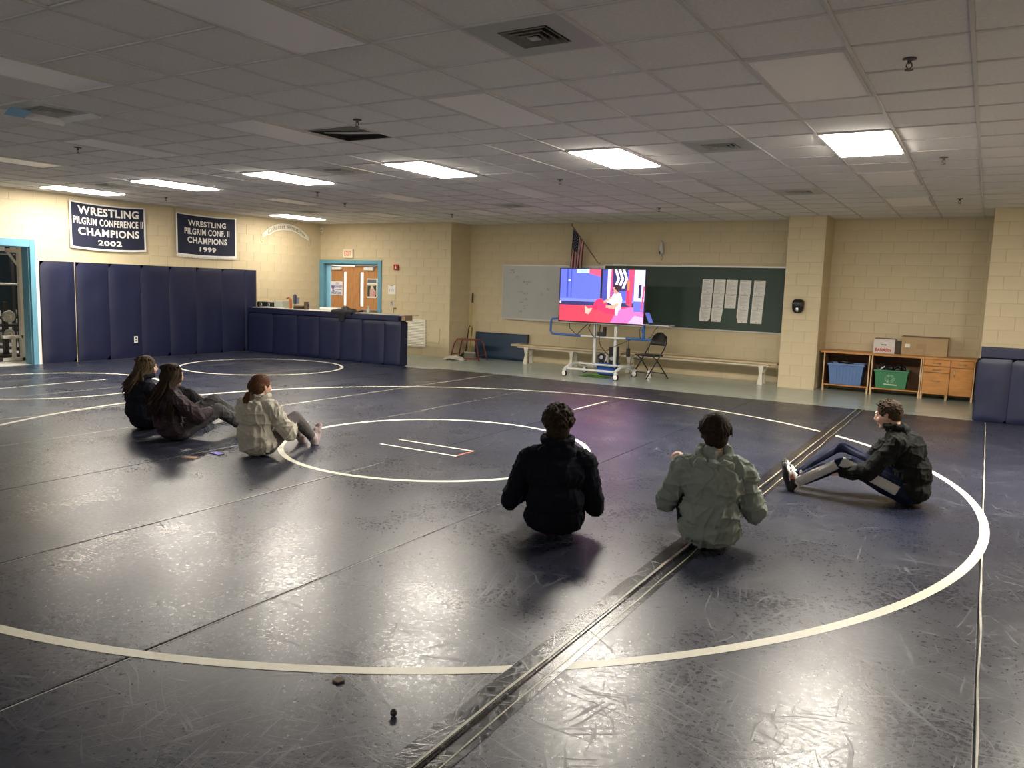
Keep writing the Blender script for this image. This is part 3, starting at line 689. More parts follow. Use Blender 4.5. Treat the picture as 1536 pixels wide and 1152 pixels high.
for v in me.vertices:
    u = (v.co.x-c_)*k_/.75; y, z = arc(u, 0); v.co = Vector((X+.0025, y-.02*u, z-.085+v.co.y))
me.name = 'lettering'; obj('lettering', me, M_out, t)

# ================================================================ ENTRY WALL FITTINGS
t = thing('exit_sign', 'cream exit sign with red letters above the blue door frame', 'exit sign', (-13.535, 14.80, 2.325))
obj('housing', B((-.15, -.05, -.105), (.15, 0, .105)), mat('cream_plastic', (.80, .74, .56), .5), t, bevel=.006)
text_on('lettering', 'EXIT', (0, -.051, 0), (1, 0, 0), (0, 0, 1), .17, mat('exit_red', (.70, .10, .06), .5), t, .004, .002, width=.22)
t = thing('fire_alarm', 'red fire alarm with a white symbol on the entry wall', 'fire alarm', (-12.04, 14.80, 2.015))
obj('body', B((-.065, -.045, -.065), (.065, 0, .065)), M_red, t, bevel=.008)
obj('symbol', MB().prism([(-.03, -.035), (.03, -.035), (0, .04)], -.049, -.045, 'xz'), M_white, t)
t = thing('wall_notice', 'small white notice taped to the entry wall beside the door frame', 'notice', (-12.17, 14.795, 1.49))
obj('sheet', B((-.115, -.003, -.11), (.115, 0, .11)), M_paper, t)
mb = MB().box((-.06, -.005, .085), (.04, -.003, .097)); mb.ring([(.03*math.cos(a)+.02, -.004, .03*math.sin(a)-.01) for a in np.linspace(0, 6.2, 16)], .003, 5); mb.box((-.08, -.005, -.06), (-.07, -.003, .02))
obj('print', mb, M_ink, t)
t = thing('light_switch', 'grey light switch plate right of the doors', 'switch', (-12.18, 14.80, 1.175)); obj('plate', B((-.035, -.01, -.06), (.035, 0, .06)), M_grey, t, bevel=.003); obj('toggle', B((-.008, -.022, -.012), (.008, -.01, .012)), M_black, t)
t = thing('wall_socket', 'small brass socket with a hanging cord below the switch plate', 'socket', (-12.08, 14.80, 1.045)); obj('plate', B((-.04, -.012, -.02), (.04, 0, .02)), mat('brass_dull', (.22, .16, .07), .4, metal=.6), t, bevel=.003); obj('cord', MB().cyl((-.03, -.012, -.02), (-.03, -.012, -.11), .004, n=6), M_black, t)
t = thing('wall_grille', 'cream louvred air grille low on the entry wall', 'air grille', (-11.43, 14.80, .50))
obj('frame', MB().box((-.28, -.02, -.32), (-.25, 0, .32)).box((.25, -.02, -.32), (.28, 0, .32)).box((-.25, -.02, -.32), (.25, 0, -.29)).box((-.25, -.02, .29), (.25, 0, .32)), mat('grille_cream', (.74, .70, .58), .4), t)
obj('backing', B((-.25, -.003, -.29), (.25, 0, .29)), mat('grille_back', (.30, .28, .22), .6), t)
for k in range(16):
    z = -.275+k*.0365; obj('slat', MB().hexa([(-.25, -.018, z-.012), (.25, -.018, z-.012), (.25, -.015, z-.014), (-.25, -.015, z-.014)], [(-.25, -.006, z+.012), (.25, -.006, z+.012), (.25, -.003, z+.010), (-.25, -.003, z+.010)]), MATS['grille_cream'], t)
t = thing('access_panel', 'flush painted access panel beside the air grille', 'access panel', (-10.93, 14.80, .475)); obj('door', B((-.17, -.014, -.17), (.17, 0, .17)), M_wall, t, bevel=.003); obj('latch', MB().lathe([(.010, 0), (.010, -.006)], (-.13, -.014, .0), 8, 'y'), M_black, t)
t = thing('wall_corner_box', 'tiny cream sensor box high in the room corner', 'sensor', (-14.40, 14.80, 2.90)); obj('body', B((-.035, -.05, -.05), (.035, 0, .05)), mat('cream_plastic', (0, 0, 0)), t, bevel=.005); obj('lens', MB().lathe([(.014, 0), (.010, -.005)], (0, -.05, -.01), 10, 'y'), M_black, t)
# door posters
t = thing('door_poster', 'white poster with purple lettering on the left wooden door', 'poster', (-14.055, 14.921, 1.47))
obj('sheet', B((-.2, -.003, -.17), (.2, 0, .17)), mat('poster_white', (.82, .80, .84), .7), t)
M_pur = mat('purple_ink', (.16, .10, .32), .7)
text_on('lettering', 'GO', (.03, -.004, .12), (1, 0, 0), (0, 0, 1), .07, M_ink, t, .001, .001)
text_on('lettering', 'COHASSET', (.06, -.004, .04), (1, 0, 0), (0, 0, 1), .075, M_pur, t, .003, .001, width=.26)
text_on('lettering', 'WRESTLING', (0, -.004, -.12), (1, 0, 0), (0, 0, 1), .085, mat('indigo_ink', (.10, .10, .24), .7), t, .003, .001, width=.34)
obj('rule', B((-.06, -.0045, -.035), (.18, -.003, -.02)), M_ink, t)
obj('silhouette', MB().prism([(-.17, .07), (-.05, .06), (-.08, .0), (-.10, -.03), (-.04, -.08), (-.14, -.08), (-.13, -.02), (-.17, .02)], -.0045, -.003, 'xz'), M_pur, t)
t = thing('door_poster', 'white framed photo poster on the right wooden door', 'poster', (-12.89, 14.921, 1.50))
obj('sheet', MB().prism([(-.17, -.235), (.12, -.235), (.17, -.18), (.17, .235), (-.17, .235)], -.003, 0, 'xz'), mat('poster_cream', (.78, .72, .62), .7), t)
obj('header', B((-.15, -.0045, .13), (.13, -.003, .21)), mat('poster_slate', (.14, .15, .18), .7), t)
M_photo = attr_mat('print_colours', .6)
im = np.zeros((20, 18, 3)); im[:] = (.04, .04, .02); rs = np.random.RandomState(3)
fillpoly(im, [(.3, .0), (.9, .0), (.95, .5), (.65, .75), (.45, .95), (.3, .6)], (.62, .42, .36)); fillpoly(im, [(.35, .7), (.7, .7), (.66, .98), (.4, .98)], (.75, .62, .52))
fillpoly(im, [(.55, .1), (.8, .0), (.9, .35), (.7, .5)], (.66, .25, .24)); im *= (.85+.3*rs.rand(20, 18, 1))
raster('photo', 18, 20, im, lambda u, v: (-.15+.28*u, -.0045, -.20+.28*v), M_photo, t)
obj('caption_bar', B((-.14, -.005, .06), (.10, -.003, .09)), mat('pale_green_ink', (.45, .50, .38), .7), t)

# ================================================================ BACK WALL
YB = 15.591
t = thing('whiteboard', 'wide dull whiteboard with faint marker writing left of the television', 'whiteboard', (0, YB, 0))
obj('surface', B((-9.555, -.018, .94), (-7.09, 0, 2.12)), mat('whiteboard_face', (.45, .46, .44), .22, var=.05, vscale=2), t)
M_alu = mat('aluminium_trim', (.58, .57, .52), .35, metal=.3)
obj('frame', MB().box((-9.58, -.025, .92), (-9.555, 0, 2.14)).box((-7.09, -.025, .92), (-7.065, 0, 2.14)).box((-9.58, -.028, .915), (-7.065, 0, .94)).box((-9.58, -.028, 2.12), (-7.065, 0, 2.145)), M_alu, t)
obj('marker_tray', B((-9.5, -.07, .905), (-7.1, -.02, .915)), M_alu, t)
mb = MB(); rs = random.Random(5)
def scrib(x, z, n, h=.05, dx=.028):
    for k in range(n):
        p = [(x+k*dx+rs.uniform(-.01, .015), -.0195, z+rs.uniform(-h/2, h/2)) for _ in range(4)]; mb.ring(p, .0028, 4)
for x, z, n in ((-9.40, 2.02, 5), (-9.38, 1.97, 4), (-9.22, 1.86, 3), (-9.02, 1.76, 6), (-8.95, 1.70, 2), (-9.15, 1.53, 4), (-9.0, 1.50, 4), (-9.02, 1.38, 4), (-9.1, 1.30, 3), (-9.0, 1.24, 4), (-8.98, 1.16, 3), (-9.12, 1.10, 3), (-7.62+.0, 1.90, 5), (-7.66, 1.80, 8), (-7.62, 1.74, 4), (-7.95, 1.62, 2), (-8.1, 1.5, 2)):
    scrib(x-.0 if x < -8.5 else x-.45, z, n, .075 if x > -8.5 else .05, .034)
obj('marker_writing', mb, mat('faded_marker', (.16, .17, .17), .7), t)
t = thing('chalkboard', 'long dark green chalkboard right of the television', 'chalkboard', (0, YB, 0))
obj('surface', B((-7.035, -.018, .93), (-3.30, 0, 2.15)), mat('green_chalkboard', (.030, .058, .042), .55, var=.15, vscale=2), t)
obj('frame', MB().box((-7.06, -.028, .91), (-7.035, 0, 2.175)).box((-7.06, -.03, .905), (-3.19, 0, .93)).box((-7.06, -.03, 2.15), (-3.19, 0, 2.18)), M_alu, t)
obj('panel_joint', B((-3.31, -.02, .93), (-3.19, -.005, 2.15)), MATS['green_chalkboard'], t)
obj('tape_scrap', B((-5.35, -.034, 2.165), (-5.0, -.03, 2.19)), M_paper, t); obj('tape_scrap', B((-6.85, -.034, 2.15), (-6.55, -.03, 2.185)), M_paper, t)
pw, ph = .215, .278
cols = [(-4.915, 3, 'leftmost strip of three white printed pages taped to the chalkboard'), (-4.675, 3, 'second strip of white printed pages from the left on the chalkboard'), (-4.435, 2, 'short middle strip of two white printed pages on the chalkboard'),
        (-4.175, 3, 'strip of white printed pages just right of the short one'), (-3.905, 3, 'rightmost strip of three white printed pages on the chalkboard')]
for ci, (x, n, lab) in enumerate(cols):
    t = thing('page_strip', lab, 'papers', (x, YB-.019, 1.91), 0, 'printed pages taped to the chalkboard')
    for k in range(n):
        z1 = -k*(ph-.001); z0 = z1-ph+.004; sl = -.012*k
        mb = MB(); last = k == n-1; cut = .05 if last and ci in (0,) else 0; tr = .03 if last and ci in (1,) else 0; tl = .03 if last and ci == 3 else 0
        mb.prism([(sl+tl, z0), (sl+pw-cut-tr, z0), (sl+pw-tr*.8, z0+.05 if cut else z0+.01), (sl+pw+.004, z0+.2), (sl+pw+.006, z1), (sl+.006, z1), (sl, z0+.12)], -.002-.001*(k % 2), 0, 'xz')
        pg = obj('page', mb, M_paper, t)
        mb = MB().box((sl+.03, -.005, z1-.028), (sl+pw*(.62 if k == 0 else .85), -.0032, z1-.018))
        for r in range(13):
            wv = .02+.12*abs(math.sin(r*3.7+ci+k)); mb.box((sl+.03, -.0045, z1-.052-r*.0135), (sl+.05+wv, -.0032, z1-.0555-r*.0135))
        mb.prism([(sl+.10, z0+.015), (sl+.122, z0+.015), (sl+.118, z0+.035), (sl+.104, z0+.035)], -.0045, -.0032, 'xz')
        obj('print', mb, mat('page_print', (.40, .39, .38), .8), pg)
t = thing('soap_dispenser', 'black oval soap dispenser on the cream column', 'dispenser', (-2.90, 14.80, 1.46))
def disp(a, k): return [(.10*k*math.copysign(abs(math.cos(x))**.6, math.cos(x))*(1-.12*math.sin(x)*-1), .125*k*math.copysign(abs(math.sin(x))**.7, math.sin(x))) for x in np.linspace(0, 2*PI, 22)[:-1]]
mb = MB(); rr = [(1, 0), (1, -.07), (.9, -.10), (.6, -.115)]; base = 0
for k, y in rr: mb.v += [(px_, y, pz_) for px_, pz_ in disp(0, k)]
for i in range(3): mb.f += [(i*21+j, i*21+(j+1) % 21, (i+1)*21+(j+1) % 21, (i+1)*21+j) for j in range(21)]
mb.f.append(tuple(63+j for j in range(21))); obj('shell', mb, mat('gloss_black', (.01, .01, .011), .12), t, smooth=True)
obj('push_bar', MB().ell((0, -.105, -.055), (.032, .016, .045)), M_chrome, t, smooth=True)
# flag
t = thing('flag', 'stars and stripes flag hanging from an angled pole above the television', 'flag', (0, 0, 0))
p0, p1 = Vector((-7.18, 15.52, 2.20)), Vector((-7.66, 15.18, 2.96))
obj('pole', MB().cyl(p0, p1, .011, n=10), mat('flagpole_wood', (.16, .10, .05), .4), t, smooth='auto')
obj('finial', MB().lathe([(.012, 0), (.018, .015), (.004, .05)], p1, 10), mat('brass_dull', (0, 0, 0)), t); obj('bracket', MB().cyl((-7.18, 15.588, 2.20), (-7.18, 15.51, 2.20), .02), M_grey, t)
W_, H_ = 78, 110; im = np.zeros((H_, W_, 3)); RED, WH, BL = (.22, .015, .025), (.52, .46, .44), (.010, .014, .045)
for i in range(W_):
    st = int((i+.5)/W_*13)
    im[:, i] = RED if st % 2 == 0 else WH
ci_ = int(W_*7/13); im[int(H_*.60):, :ci_] = BL
for a in range(9):
    for b_ in range(11):
        if (a+b_) % 2 == 0:
            x = int((a+1)/10*ci_); y = int(H_*(.60+.40*(b_+1)/12)); im[y:y+1+(b_ % 2), x:x+2] = WH
def fp(u, v):   # u along the pole from the tip down, v: 1 at the pole, 0 at the fly end
    top = p1.lerp(p0, .06+u*.40); k = 1-v
    bx = -7.73+.21*u; x = top.x+(bx-top.x)*min(1, k*1.25)**.8 if u > .0 else top.x+(bx-top.x)*k
    z = top.z-k*(.98-.15*u)
    fold = .045*math.sin(u*13+k*1.5)*(.3+k); fx = .018*math.cos(u*13+k*1.5)*(k)
    return (x+fx, top.y+fold+.05*k, z)
raster('cloth', W_, H_, im, fp, attr_mat('flag_cloth', .85), t).data.shade_smooth()
# hanging bag
t = thing('clear_bag', 'small clear plastic bag with a black clip hanging high on the back wall', 'bag', (-5.80, YB-.012, 2.52))
mb = MB().ring([(0, -.02, .14), (-.01, -.03, .10), (.0, -.04, .0), (.01, -.04, -.09), (.0, -.02, -.13)], [.012, .034, .05, .045, .02], 12); mb.v = [(x+.012*mnoise.noise(Vector((x*30, y*30, z*30))), y, z) for x, y, z in mb.v]
obj('plastic', mb, mat('crumpled_plastic', (.60, .60, .56), .25), t, smooth=True); obj('clip', B((-.03, -.085, -.12), (.0, -.05, -.06)), M_black, t, bevel=.004)
obj('cord', MB().ring([(0, -.02, -.13), (.03, -.01, -.19), (.0, -.005, -.25)], .004, 6), mat('olive_cord', (.22, .18, .07), .6), t); obj('hook', MB().cyl((0, 0, .15), (0, -.03, .15), .006, n=6), M_grey, t)

# ================================================================ LEFT OF TV: stool, broom, leaning pad, benches
t = thing('step_stool', 'rusty red metal step stool in the corner left of the whiteboard', 'stool', (-9.98, 14.86, FZ), .15)
M_st = mat('rusty_red', (.20, .035, .022), .5, var=.2)
def hoop(y): return [(-.36, y, .0), (-.27, y*.8, .40), (-.23, y*.75, .45), (.23, y*.75, .45), (.27, y*.8, .40), (.36, y, .0)]
obj('step', B((-.24, -.16, .445), (.24, .16, .47)), M_st, t, bevel=.008)
for y in (-.22, .22):
    for s in (-1, 1): obj('leg', MB().ring([(s*.36, y, .0), (s*.27, y*.8, .38), (s*.21, y*.72, .45)], .015, 8), M_st, t, smooth=True)
obj('cross_bar', MB().cyl((-.33, -.2, .12), (-.33, .2, .12), .01), M_st, t); obj('cross_bar', MB().cyl((.33, -.2, .12), (.33, .2, .12), .01), M_st, t); obj('lower_rail', MB().cyl((.35, -.215, .05), (-.0, -.22, .03), .014), M_st, t)
def clump(name, lab, cat, c, sx, sy, h, m, seed, n=16):
    def f(u, v):
        x, y = (u-.5)*2, (v-.5)*2; r = math.hypot(x, y)/1.2; z = max(0, 1-r*r)*h*(.6+.8*mnoise.noise(Vector((u*5, v*5, seed))))
        return (c[0]+x*sx*(1+.2*mnoise.noise(Vector((v*4, seed, 0)))), c[1]+y*sy*(1+.2*mnoise.noise(Vector((u*4, seed, 5)))), c[2]+.004+max(z, 0))
    o = obj(name, drape_mesh(f, n, n), m); o.data.shade_smooth(); q = o.modifiers.new('t', 'SOLIDIFY'); q.thickness = .004; return tag(o, lab, cat)
clump('white_rag', 'crumpled white cloth under the red stool', 'cloth', (-10.12, 14.52, FZ), .28, .10, .13, mat('rag_white', (.50, .47, .40), .9), 4, 26)
clump('white_rag', 'small white cloth at the room corner beside the stool', 'cloth', (-10.42, 14.66, FZ), .06, .05, .06, MATS['rag_white'], 8)
t = thing('broom', 'yellow-handled broom with a black grip leaning in the corner behind the stool', 'broom', (0, 0, 0))
a, b = Vector((-10.12, 15.12, .12)), Vector((-10.37, 15.55, 1.46))
obj('handle', MB().cyl(a, a.lerp(b, .86), .013), mat('yellow_handle', (.50, .40, .10), .4), t, smooth='auto'); obj('grip', MB().cyl(a.lerp(b, .84), b, .020), M_black, t, smooth='auto')
obj('brush_head', B((-10.26, 15.07, .10), (-9.98, 15.15, .13)), M_grey, t, bevel=.01)
mb = MB()
for k in range(16):
    x = -10.25+k*.0175; mb.hexa([(x-.004, 15.05, FZ), (x+.016, 15.05, FZ), (x+.016, 15.16, FZ), (x-.004, 15.16, FZ)], [(x, 15.08, .10), (x+.012, 15.08, .10), (x+.012, 15.14, .10), (x, 15.14, .10)])
obj('bristles', mb, mat('white_bristle', (.22, .20, .16), .8), t)
t = thing('dustpan', 'black-handled long dustpan leaning beside the broom', 'dustpan', (-10.36, 15.27, FZ))
obj('pan', MB().hexa([(-.12, -.08, 0), (.12, -.08, 0), (.12, .12, 0), (-.12, .12, 0)], [(-.12, -.08, .01), (.12, -.08, .01), (.12, .12, .12), (-.12, .12, .12)]), M_black, t)
obj('handle', MB().ring([(-.05, .1, .1), (-.05, .2, .66), (-.03, .21, .72), (.03, .21, .72), (.05, .2, .66), (.05, .1, .1)], .012, 8), M_black, t, smooth=True)
mb = pad_mesh(1.40, .60, .06, 60)
t = thing('leaning_mat', 'low dark teal folded mat leaning against the wall under the whiteboard', 'mat', (-10.22, 15.48, FZ)); t.rotation_euler = (-.1, 0, 0)
obj('cover', mb, mat('teal_navy_vinyl', (.008, .030, .065), .45, bump=.15, bscale=12), t, smooth=True); obj('edge_band', B((1.385, -.064, .0), (1.405, .0, .605)), M_black, t)
M_bw = mat('bench_wood', (.48, .37, .22), .45, var=.15, vscale=5, stretch=(1, 8, 8)); M_bl = mat('bench_leg_paint', (.62, .58, .48), .5, var=.1)
def bench(x0, x1, legs, lab, y=15.08):
    t = thing('bench', lab, 'bench', ((x0+x1)/2, y, FZ), 0, 'long wooden benches along the back wall'); L = (x1-x0)/2
    obj('plank', B((-L, -.14, .375), (L, .14, .42)), M_bw, t, bevel=.008)
    obj('stiffener', B((-L+.15, -.10, .345), (L-.15, -.07, .375)), M_bl, t); obj('stiffener', B((-L+.15, .07, .345), (L-.15, .10, .375)), M_bl, t)
    for lx in legs:
        q = lx-(x0+x1)/2
        lg = obj('leg', MB().hexa([(q-.05, -.165, 0), (q+.05, -.165, 0), (q+.05, -.10, 0), (q-.05, -.10, 0)], [(q-.028, -.12, .19), (q+.028, -.12, .19), (q+.028, -.08, .19), (q-.028, -.08, .19)]).hexa([(q-.028, -.12, .19), (q+.028, -.12, .19), (q+.028, -.08, .19), (q-.028, -.08, .19)], [(q-.05, -.13, .345), (q+.05, -.13, .345), (q+.05, -.07, .345), (q-.05, -.07, .345)])
                 .hexa([(q-.05, .10, 0), (q+.05, .10, 0), (q+.05, .165, 0), (q-.05, .165, 0)], [(q-.028, .08, .19), (q+.028, .08, .19), (q+.028, .12, .19), (q-.028, .12, .19)]).hexa([(q-.028, .08, .19), (q+.028, .08, .19), (q+.028, .12, .19), (q-.028, .12, .19)], [(q-.05, .07, .345), (q+.05, .07, .345), (q+.05, .13, .345), (q-.05, .13, .345)])
                 .box((q-.02, -.10, .17), (q+.02, .10, .20)), M_bl, t, bevel=.004)
bench(-8.93, -6.55, [-8.55, -7.45], 'wooden bench with cream legs under the whiteboard')
bench(-6.50, -3.23, [-6.15, -3.52], 'wooden bench with cream legs under the chalkboard, ending at the column')

# ================================================================ TV CART
t = thing('television', 'large wide television showing a seated person on a red mat', 'television', (-6.34, 13.9, 0))
obj('case', B((-.89, 0, 1.0), (.89, .06, 2.03)), M_black, t, bevel=.008)
obj('bezel', MB().box((-.892, -.008, .995), (-.875, .0, 2.035)).box((.875, -.008, .995), (.892, 0, 2.035)).box((-.875, -.008, .995), (.875, 0, 1.025)).box((-.875, -.008, 2.022), (.875, 0, 2.035)), M_black, t)
obj('lower_trim', B((-.88, -.010, .985), (.88, .03, .996)), M_grey, t)
W_, H_ = 192, 108; im = np.zeros((H_, W_, 3)); s = srgb
im[:] = s('4A55B8'); im[int(H_*.28):int(H_*.42)] = s('2B2C5A'); im[:int(H_*.31)] = s('F03048')
P_ = lambda pts, c: fillpoly(im, [(x, y) for x, y in pts], s(c))
P_([(0, .42), (.52, .42), (.52, 1), (0, 1)], '5560C8'); P_([(0, .38), (1, .38), (1, .42), (0, .44)], '6C76D8'); P_([(.49, .40), (.51, .40), (.51, 1), (.49, 1)], '0A0A18')
P_([(.08, .45), (.10, .45), (.10, 1), (.08, 1)], '3A449C'); P_([(.13, .45), (.14, .45), (.14, 1), (.13, 1)], '3A449C'); P_([(.10, .77), (.12, .77), (.12, .80), (.10, .80)], 'FFFFFF')
P_([(.20, .93), (.35, .93), (.35, 1), (.20, 1)], 'A9C8EC'); P_([(.35, .92), (.49, .86), (.49, 1), (.35, 1)], 'D84868'); P_([(.22, .95), (.32, .95), (.32, .97), (.22, .97)], '6070B0')
P_([(.0, .0), (.0, .27), (.06, .31), (.94, .31), (1, .22), (1, 0)], 'F2384C'); P_([(.62, .0), (1, 0), (1, .2), (.86, .31), (.7, .25)], 'EE62A0'); P_([(.82, 0), (1, 0), (1, .12), (.9, .15)], 'F098E0')
P_([(.51, .40), (.57, .40), (.57, 1), (.51, 1)], '3C3F90'); P_([(.57, .40), (.60, .40), (.61, 1), (.575, 1)], 'E8E4FF'); P_([(.60, .40), (.63, .40), (.65, 1), (.61, 1)], 'D83A72')
P_([(.63, .60), (.80, .60), (.80, 1), (.63, 1)], '2A2452')
for x in (.648, .694, .740):
    P_([(x, 1), (x+.028, 1), (x+.065, .83), (x+.028, .66), (x, .66), (x+.037, .83)], 'F4EEFF')
P_([(.80, .35), (.86, .30), (.88, 1), (.82, 1)], 'E03A5C'); P_([(.80, .62), (.83, .62), (.83, .80), (.80, .80)], 'FF6A3A'); P_([(.79, .36), (.83, .36), (.83, .62), (.79, .62)], 'C02850')
P_([(.88, .42), (1, .42), (1, 1), (.88, 1)], 'B9B8F0'); P_([(.90, .80), (.98, .78), (.99, .97), (.90, .95)], 'F2F2FF'); P_([(.93, .48), (.96, .48), (.965, .72), (.93, .72)], '201C40'); P_([(.88, .22), (1, .22), (1, .42), (.88, .42)], '5A60B8'); P_([(.965, .25), (.985, .25), (1, .7), (.985, .7)], 'D84070')
# seated person in the picture
P_([(.67, .28), (.73, .24), (.75, .45), (.73, .56), (.66, .57), (.62, .47), (.58, .44), (.57, .38), (.62, .36)], 'F3DCEF'); P_([(.68, .14), (.70, .14), (.72, .3), (.67, .3)], 'F3DCEF')
P_([(.39, .24), (.44, .42), (.50, .46), (.56, .38), (.60, .30), (.66, .28), (.66, .16), (.56, .17), (.47, .24), (.44, .22)], 'D92A54')
P_([(.44, .22), (.40, .30), (.47, .31)], 'C42048'); P_([(.32, .16), (.36, .14), (.39, .22), (.40, .26), (.35, .25), (.31, .31)], 'F0A090')
P_([(.56, .28), (.66, .26), (.71, .34), (.70, .38), (.62, .32), (.56, .33)], 'E59078'); P_([(.54, .36), (.63, .46), (.62, .49), (.53, .40)], 'E59078')
P_([(.65, .57), (.67, .54), (.70, .56), (.71, .66), (.67, .70), (.64, .66)], 'C8806C'); P_([(.66, .64), (.70, .58), (.735, .62), (.73, .70), (.68, .73), (.65, .70)], '2A1420')
P_([(0, .33), (.018, .33), (.018, .38), (0, .38)], 'FFFFFF')
nr = np.random.RandomState(2); im *= (.93+.14*nr.rand(H_, W_, 1))
raster('screen_picture', W_, H_, im, lambda u, v: (-.875+1.75*u, -.0035, 1.025+.997*v), attr_mat('screen_glow', .15, 1.35), t)
t = thing('tv_cart', 'white rolling television cart with blue handle bars and big white casters', 'cart', (-6.31, 13.9, FZ))
M_cart = mat('cart_paint', (.60, .62, .60), .35)
for x in (-.16, .27): obj('post', B((x-.028, .07, .19), (x+.028, .12, 1.55)), M_cart, t, bevel=.008)
obj('mount_plate', B((-.30, .065, 1.25), (.42, .09, 1.75)), M_black, t)
for y in (-.42, .42): obj('base_rail', MB().cyl((-.50, y, .155), (.52, y, .155), .022), M_cart, t, smooth='auto')
for x in (-.50, .52): obj('side_arm', MB().ring([(x, -.45, .16), (x, -.2, .22), (x, .2, .22), (x, .45, .16)], .030, 10), M_cart, t, smooth=True)
obj('mid_rail', MB().cyl((-.50, .08, .22), (.52, .08, .22), .02), M_cart, t, smooth='auto')
def caster(x, y, a):
    o = obj('caster', MB().box((-.022, -.035, .09), (.022, .035, .145)).cyl((0, 0, .13), (0, 0, .17), .016), M_cart, t, bevel=.005); o.location = (x, y, 0); o.rotation_euler = (0, 0, a)
    obj('wheel', MB().lathe([(.012, -.024), (.046, -.022), (.050, -.012), (.050, .012), (.046, .022), (.012, .024)], (0, 0, .062), 22, 'x'), M_white, o, smooth='auto')
    obj('tyre', MB().lathe([(.0505, -.018), (.062, -.016), (.062, .016), (.0505, .018)], (0, 0, .062), 22, 'x'), M_black, o)
    return o
for x, y, a in ((-.52, -.45, 1.2), (.54, -.45, 1.35), (-.52, .45, 1.3), (.54, .45, 1.45)): caster(x, y, a)
hl = [(-1.06, .0, 1.06), (-1.08, 0, 1.02), (-1.09, 0, .82), (-1.05, 0, .775), (-.98, 0, .765)]
obj('handle', MB().ring([(-.90, .03, 1.075)]+hl+[(-.42, .0, .76)], .021, 10), M_bluem, t, smooth=True, label='blue padded left handle loop')
obj('cross_bar', MB().cyl((-.42, 0, .76), (.52, 0, .76), .018), M_cart, t, smooth='auto'); obj('handle', MB().cyl((.52, 0, .76), (1.02, 0, .765), .022), M_bluem, t, smooth='auto', label='blue right end of the bar')
obj('tray_arm', MB().ring([(.86, 0, .74), (.87, 0, .86), (.85, 0, .95), (.88, .0, 1.03)], [.03, .024, .03, .022], 10), M_bluem, t, smooth=True, label='blue joint arm holding the tray')
obj('tray', B((.88, -.16, 1.035), (1.40, .18, 1.052)), M_cart, t, bevel=.006)
obj('cable_drop', MB().ring([(-.70, .05, .98), (-.68, .02, .90), (-.55, .0, .80), (-.50, .0, .78), (-.42, .02, .88), (-.30, .05, 1.0)], .008, 6), M_black, t, smooth=True)
obj('cable', MB().ring([(-.22, .0, 1.0), (-.25, -.03, .92), (-.15, -.04, .78), (-.10, -.02, .74), (-.12, .0, 1.0)], .008, 6), M_black, t, smooth=True)
obj('cable', MB().ring([(-.02, .0, 1.0), (-.02, -.02, .70), (.02, -.02, .58), (.14, .0, .46), (.20, .1, .38)], .007, 6), M_black, t, smooth=True)
obj('cable', MB().ring([(.60, .02, .74), (.42, .03, .66), (.25, .03, .58), (.1, .05, .5)], .006, 6), M_black, t, smooth=True)
obj('cable', MB().ring([(.58, .0, .75), (.58, .0, .58)], .006, 6), M_black, t); obj('power_brick', B((.545, -.02, .42), (.615, .02, .58)), M_black, t, bevel=.008)
obj('cable', MB().ring([(.56, .0, .50), (.45, .0, .48), (.38, .0, .36), (.34, .05, .2), (.28, .06, .08)], .007, 6), M_black, t, smooth=True)
obj('cable', MB().ring([(.83, .0, 1.03), (.78, .0, .93), (.80, .0, .80), (.88, .0, .74), (1.02, 0, .82), (1.08, 0, .95), (1.14, 0, 1.02)], .006, 6), M_black, t, smooth=True)
obj('cable', MB().ring([(.98, .0, .75), (.98, .0, .45), (.86, .02, .38), (.66, .04, .40)], .005, 6), M_black, t, smooth=True)
obj('power_box', B((-.06, -.03, .78), (.10, .04, .86)), M_black, t, bevel=.006); obj('power_box', B((.05, -.03, .84), (.10, .04, .96)), M_black, t, bevel=.006)
t = thing('laptop', 'open laptop with a blue screen on the tray of the television cart', 'laptop', (-5.17, 13.9, 1.034))
obj('keyboard_base', B((-.13, -.12, 0), (.24, .12, .018)), M_black, t, bevel=.003)
lid = obj('lid', MB().hexa([(-.15, -.12, .018), (-.14, -.12, .018), (-.14, .12, .018), (-.15, .12, .018)], [(-.25, -.12, .25), (-.24, -.12, .25), (-.24, .12, .25), (-.25, .12, .25)]), M_black, t)
obj('lit_display', MB().hexa([(-.142, -.11, .03), (-.1405, -.11, .03), (-.1405, .11, .03), (-.142, .11, .03)], [(-.238, -.11, .24), (-.2365, -.11, .24), (-.2365, .11, .24), (-.238, .11, .24)]), mat('display_blue', (.02, .02, .03), .3, emit=(.07, .10, .35), estr=1.0), lid)
# stuff under the cart
t = thing('blue_crate', 'bright blue plastic crate standing under the television cart', 'crate', (-6.27, 14.165, FZ))
M_cr = mat('bright_blue_plastic', (.015, .09, .42), .35)
obj('tub', MB().hexa([(-.16, -.09, .04), (.19, -.09, .04), (.19, .09, .04), (-.16, .09, .04)], [(-.18, -.11, .24), (.21, -.11, .24), (.21, .11, .24), (-.18, .11, .24)]), M_cr, t, bevel=.008); obj('rim', MB().box((-.19, -.12, .23), (.22, -.11, .25)).box((-.19, .11, .23), (.22, .12, .25)), M_cr, t)
obj('foot', B((-.15, -.08, 0), (.18, .08, .04)), M_black, t)
t = thing('black_speaker', 'black box speaker standing on the blue crate', 'speaker', (-6.14, 14.165, .232)); obj('box', B((-.06, -.09, 0), (.07, .09, .32)), M_black, t, bevel=.006); obj('cone', MB().lathe([(.04, 0), (.02, .006)], (0, -.091, .1), 14, 'y'), M_grey, t)
t = thing('grey_fan', 'small dark round fan on the blue crate', 'fan', (-6.38, 14.165, .232))
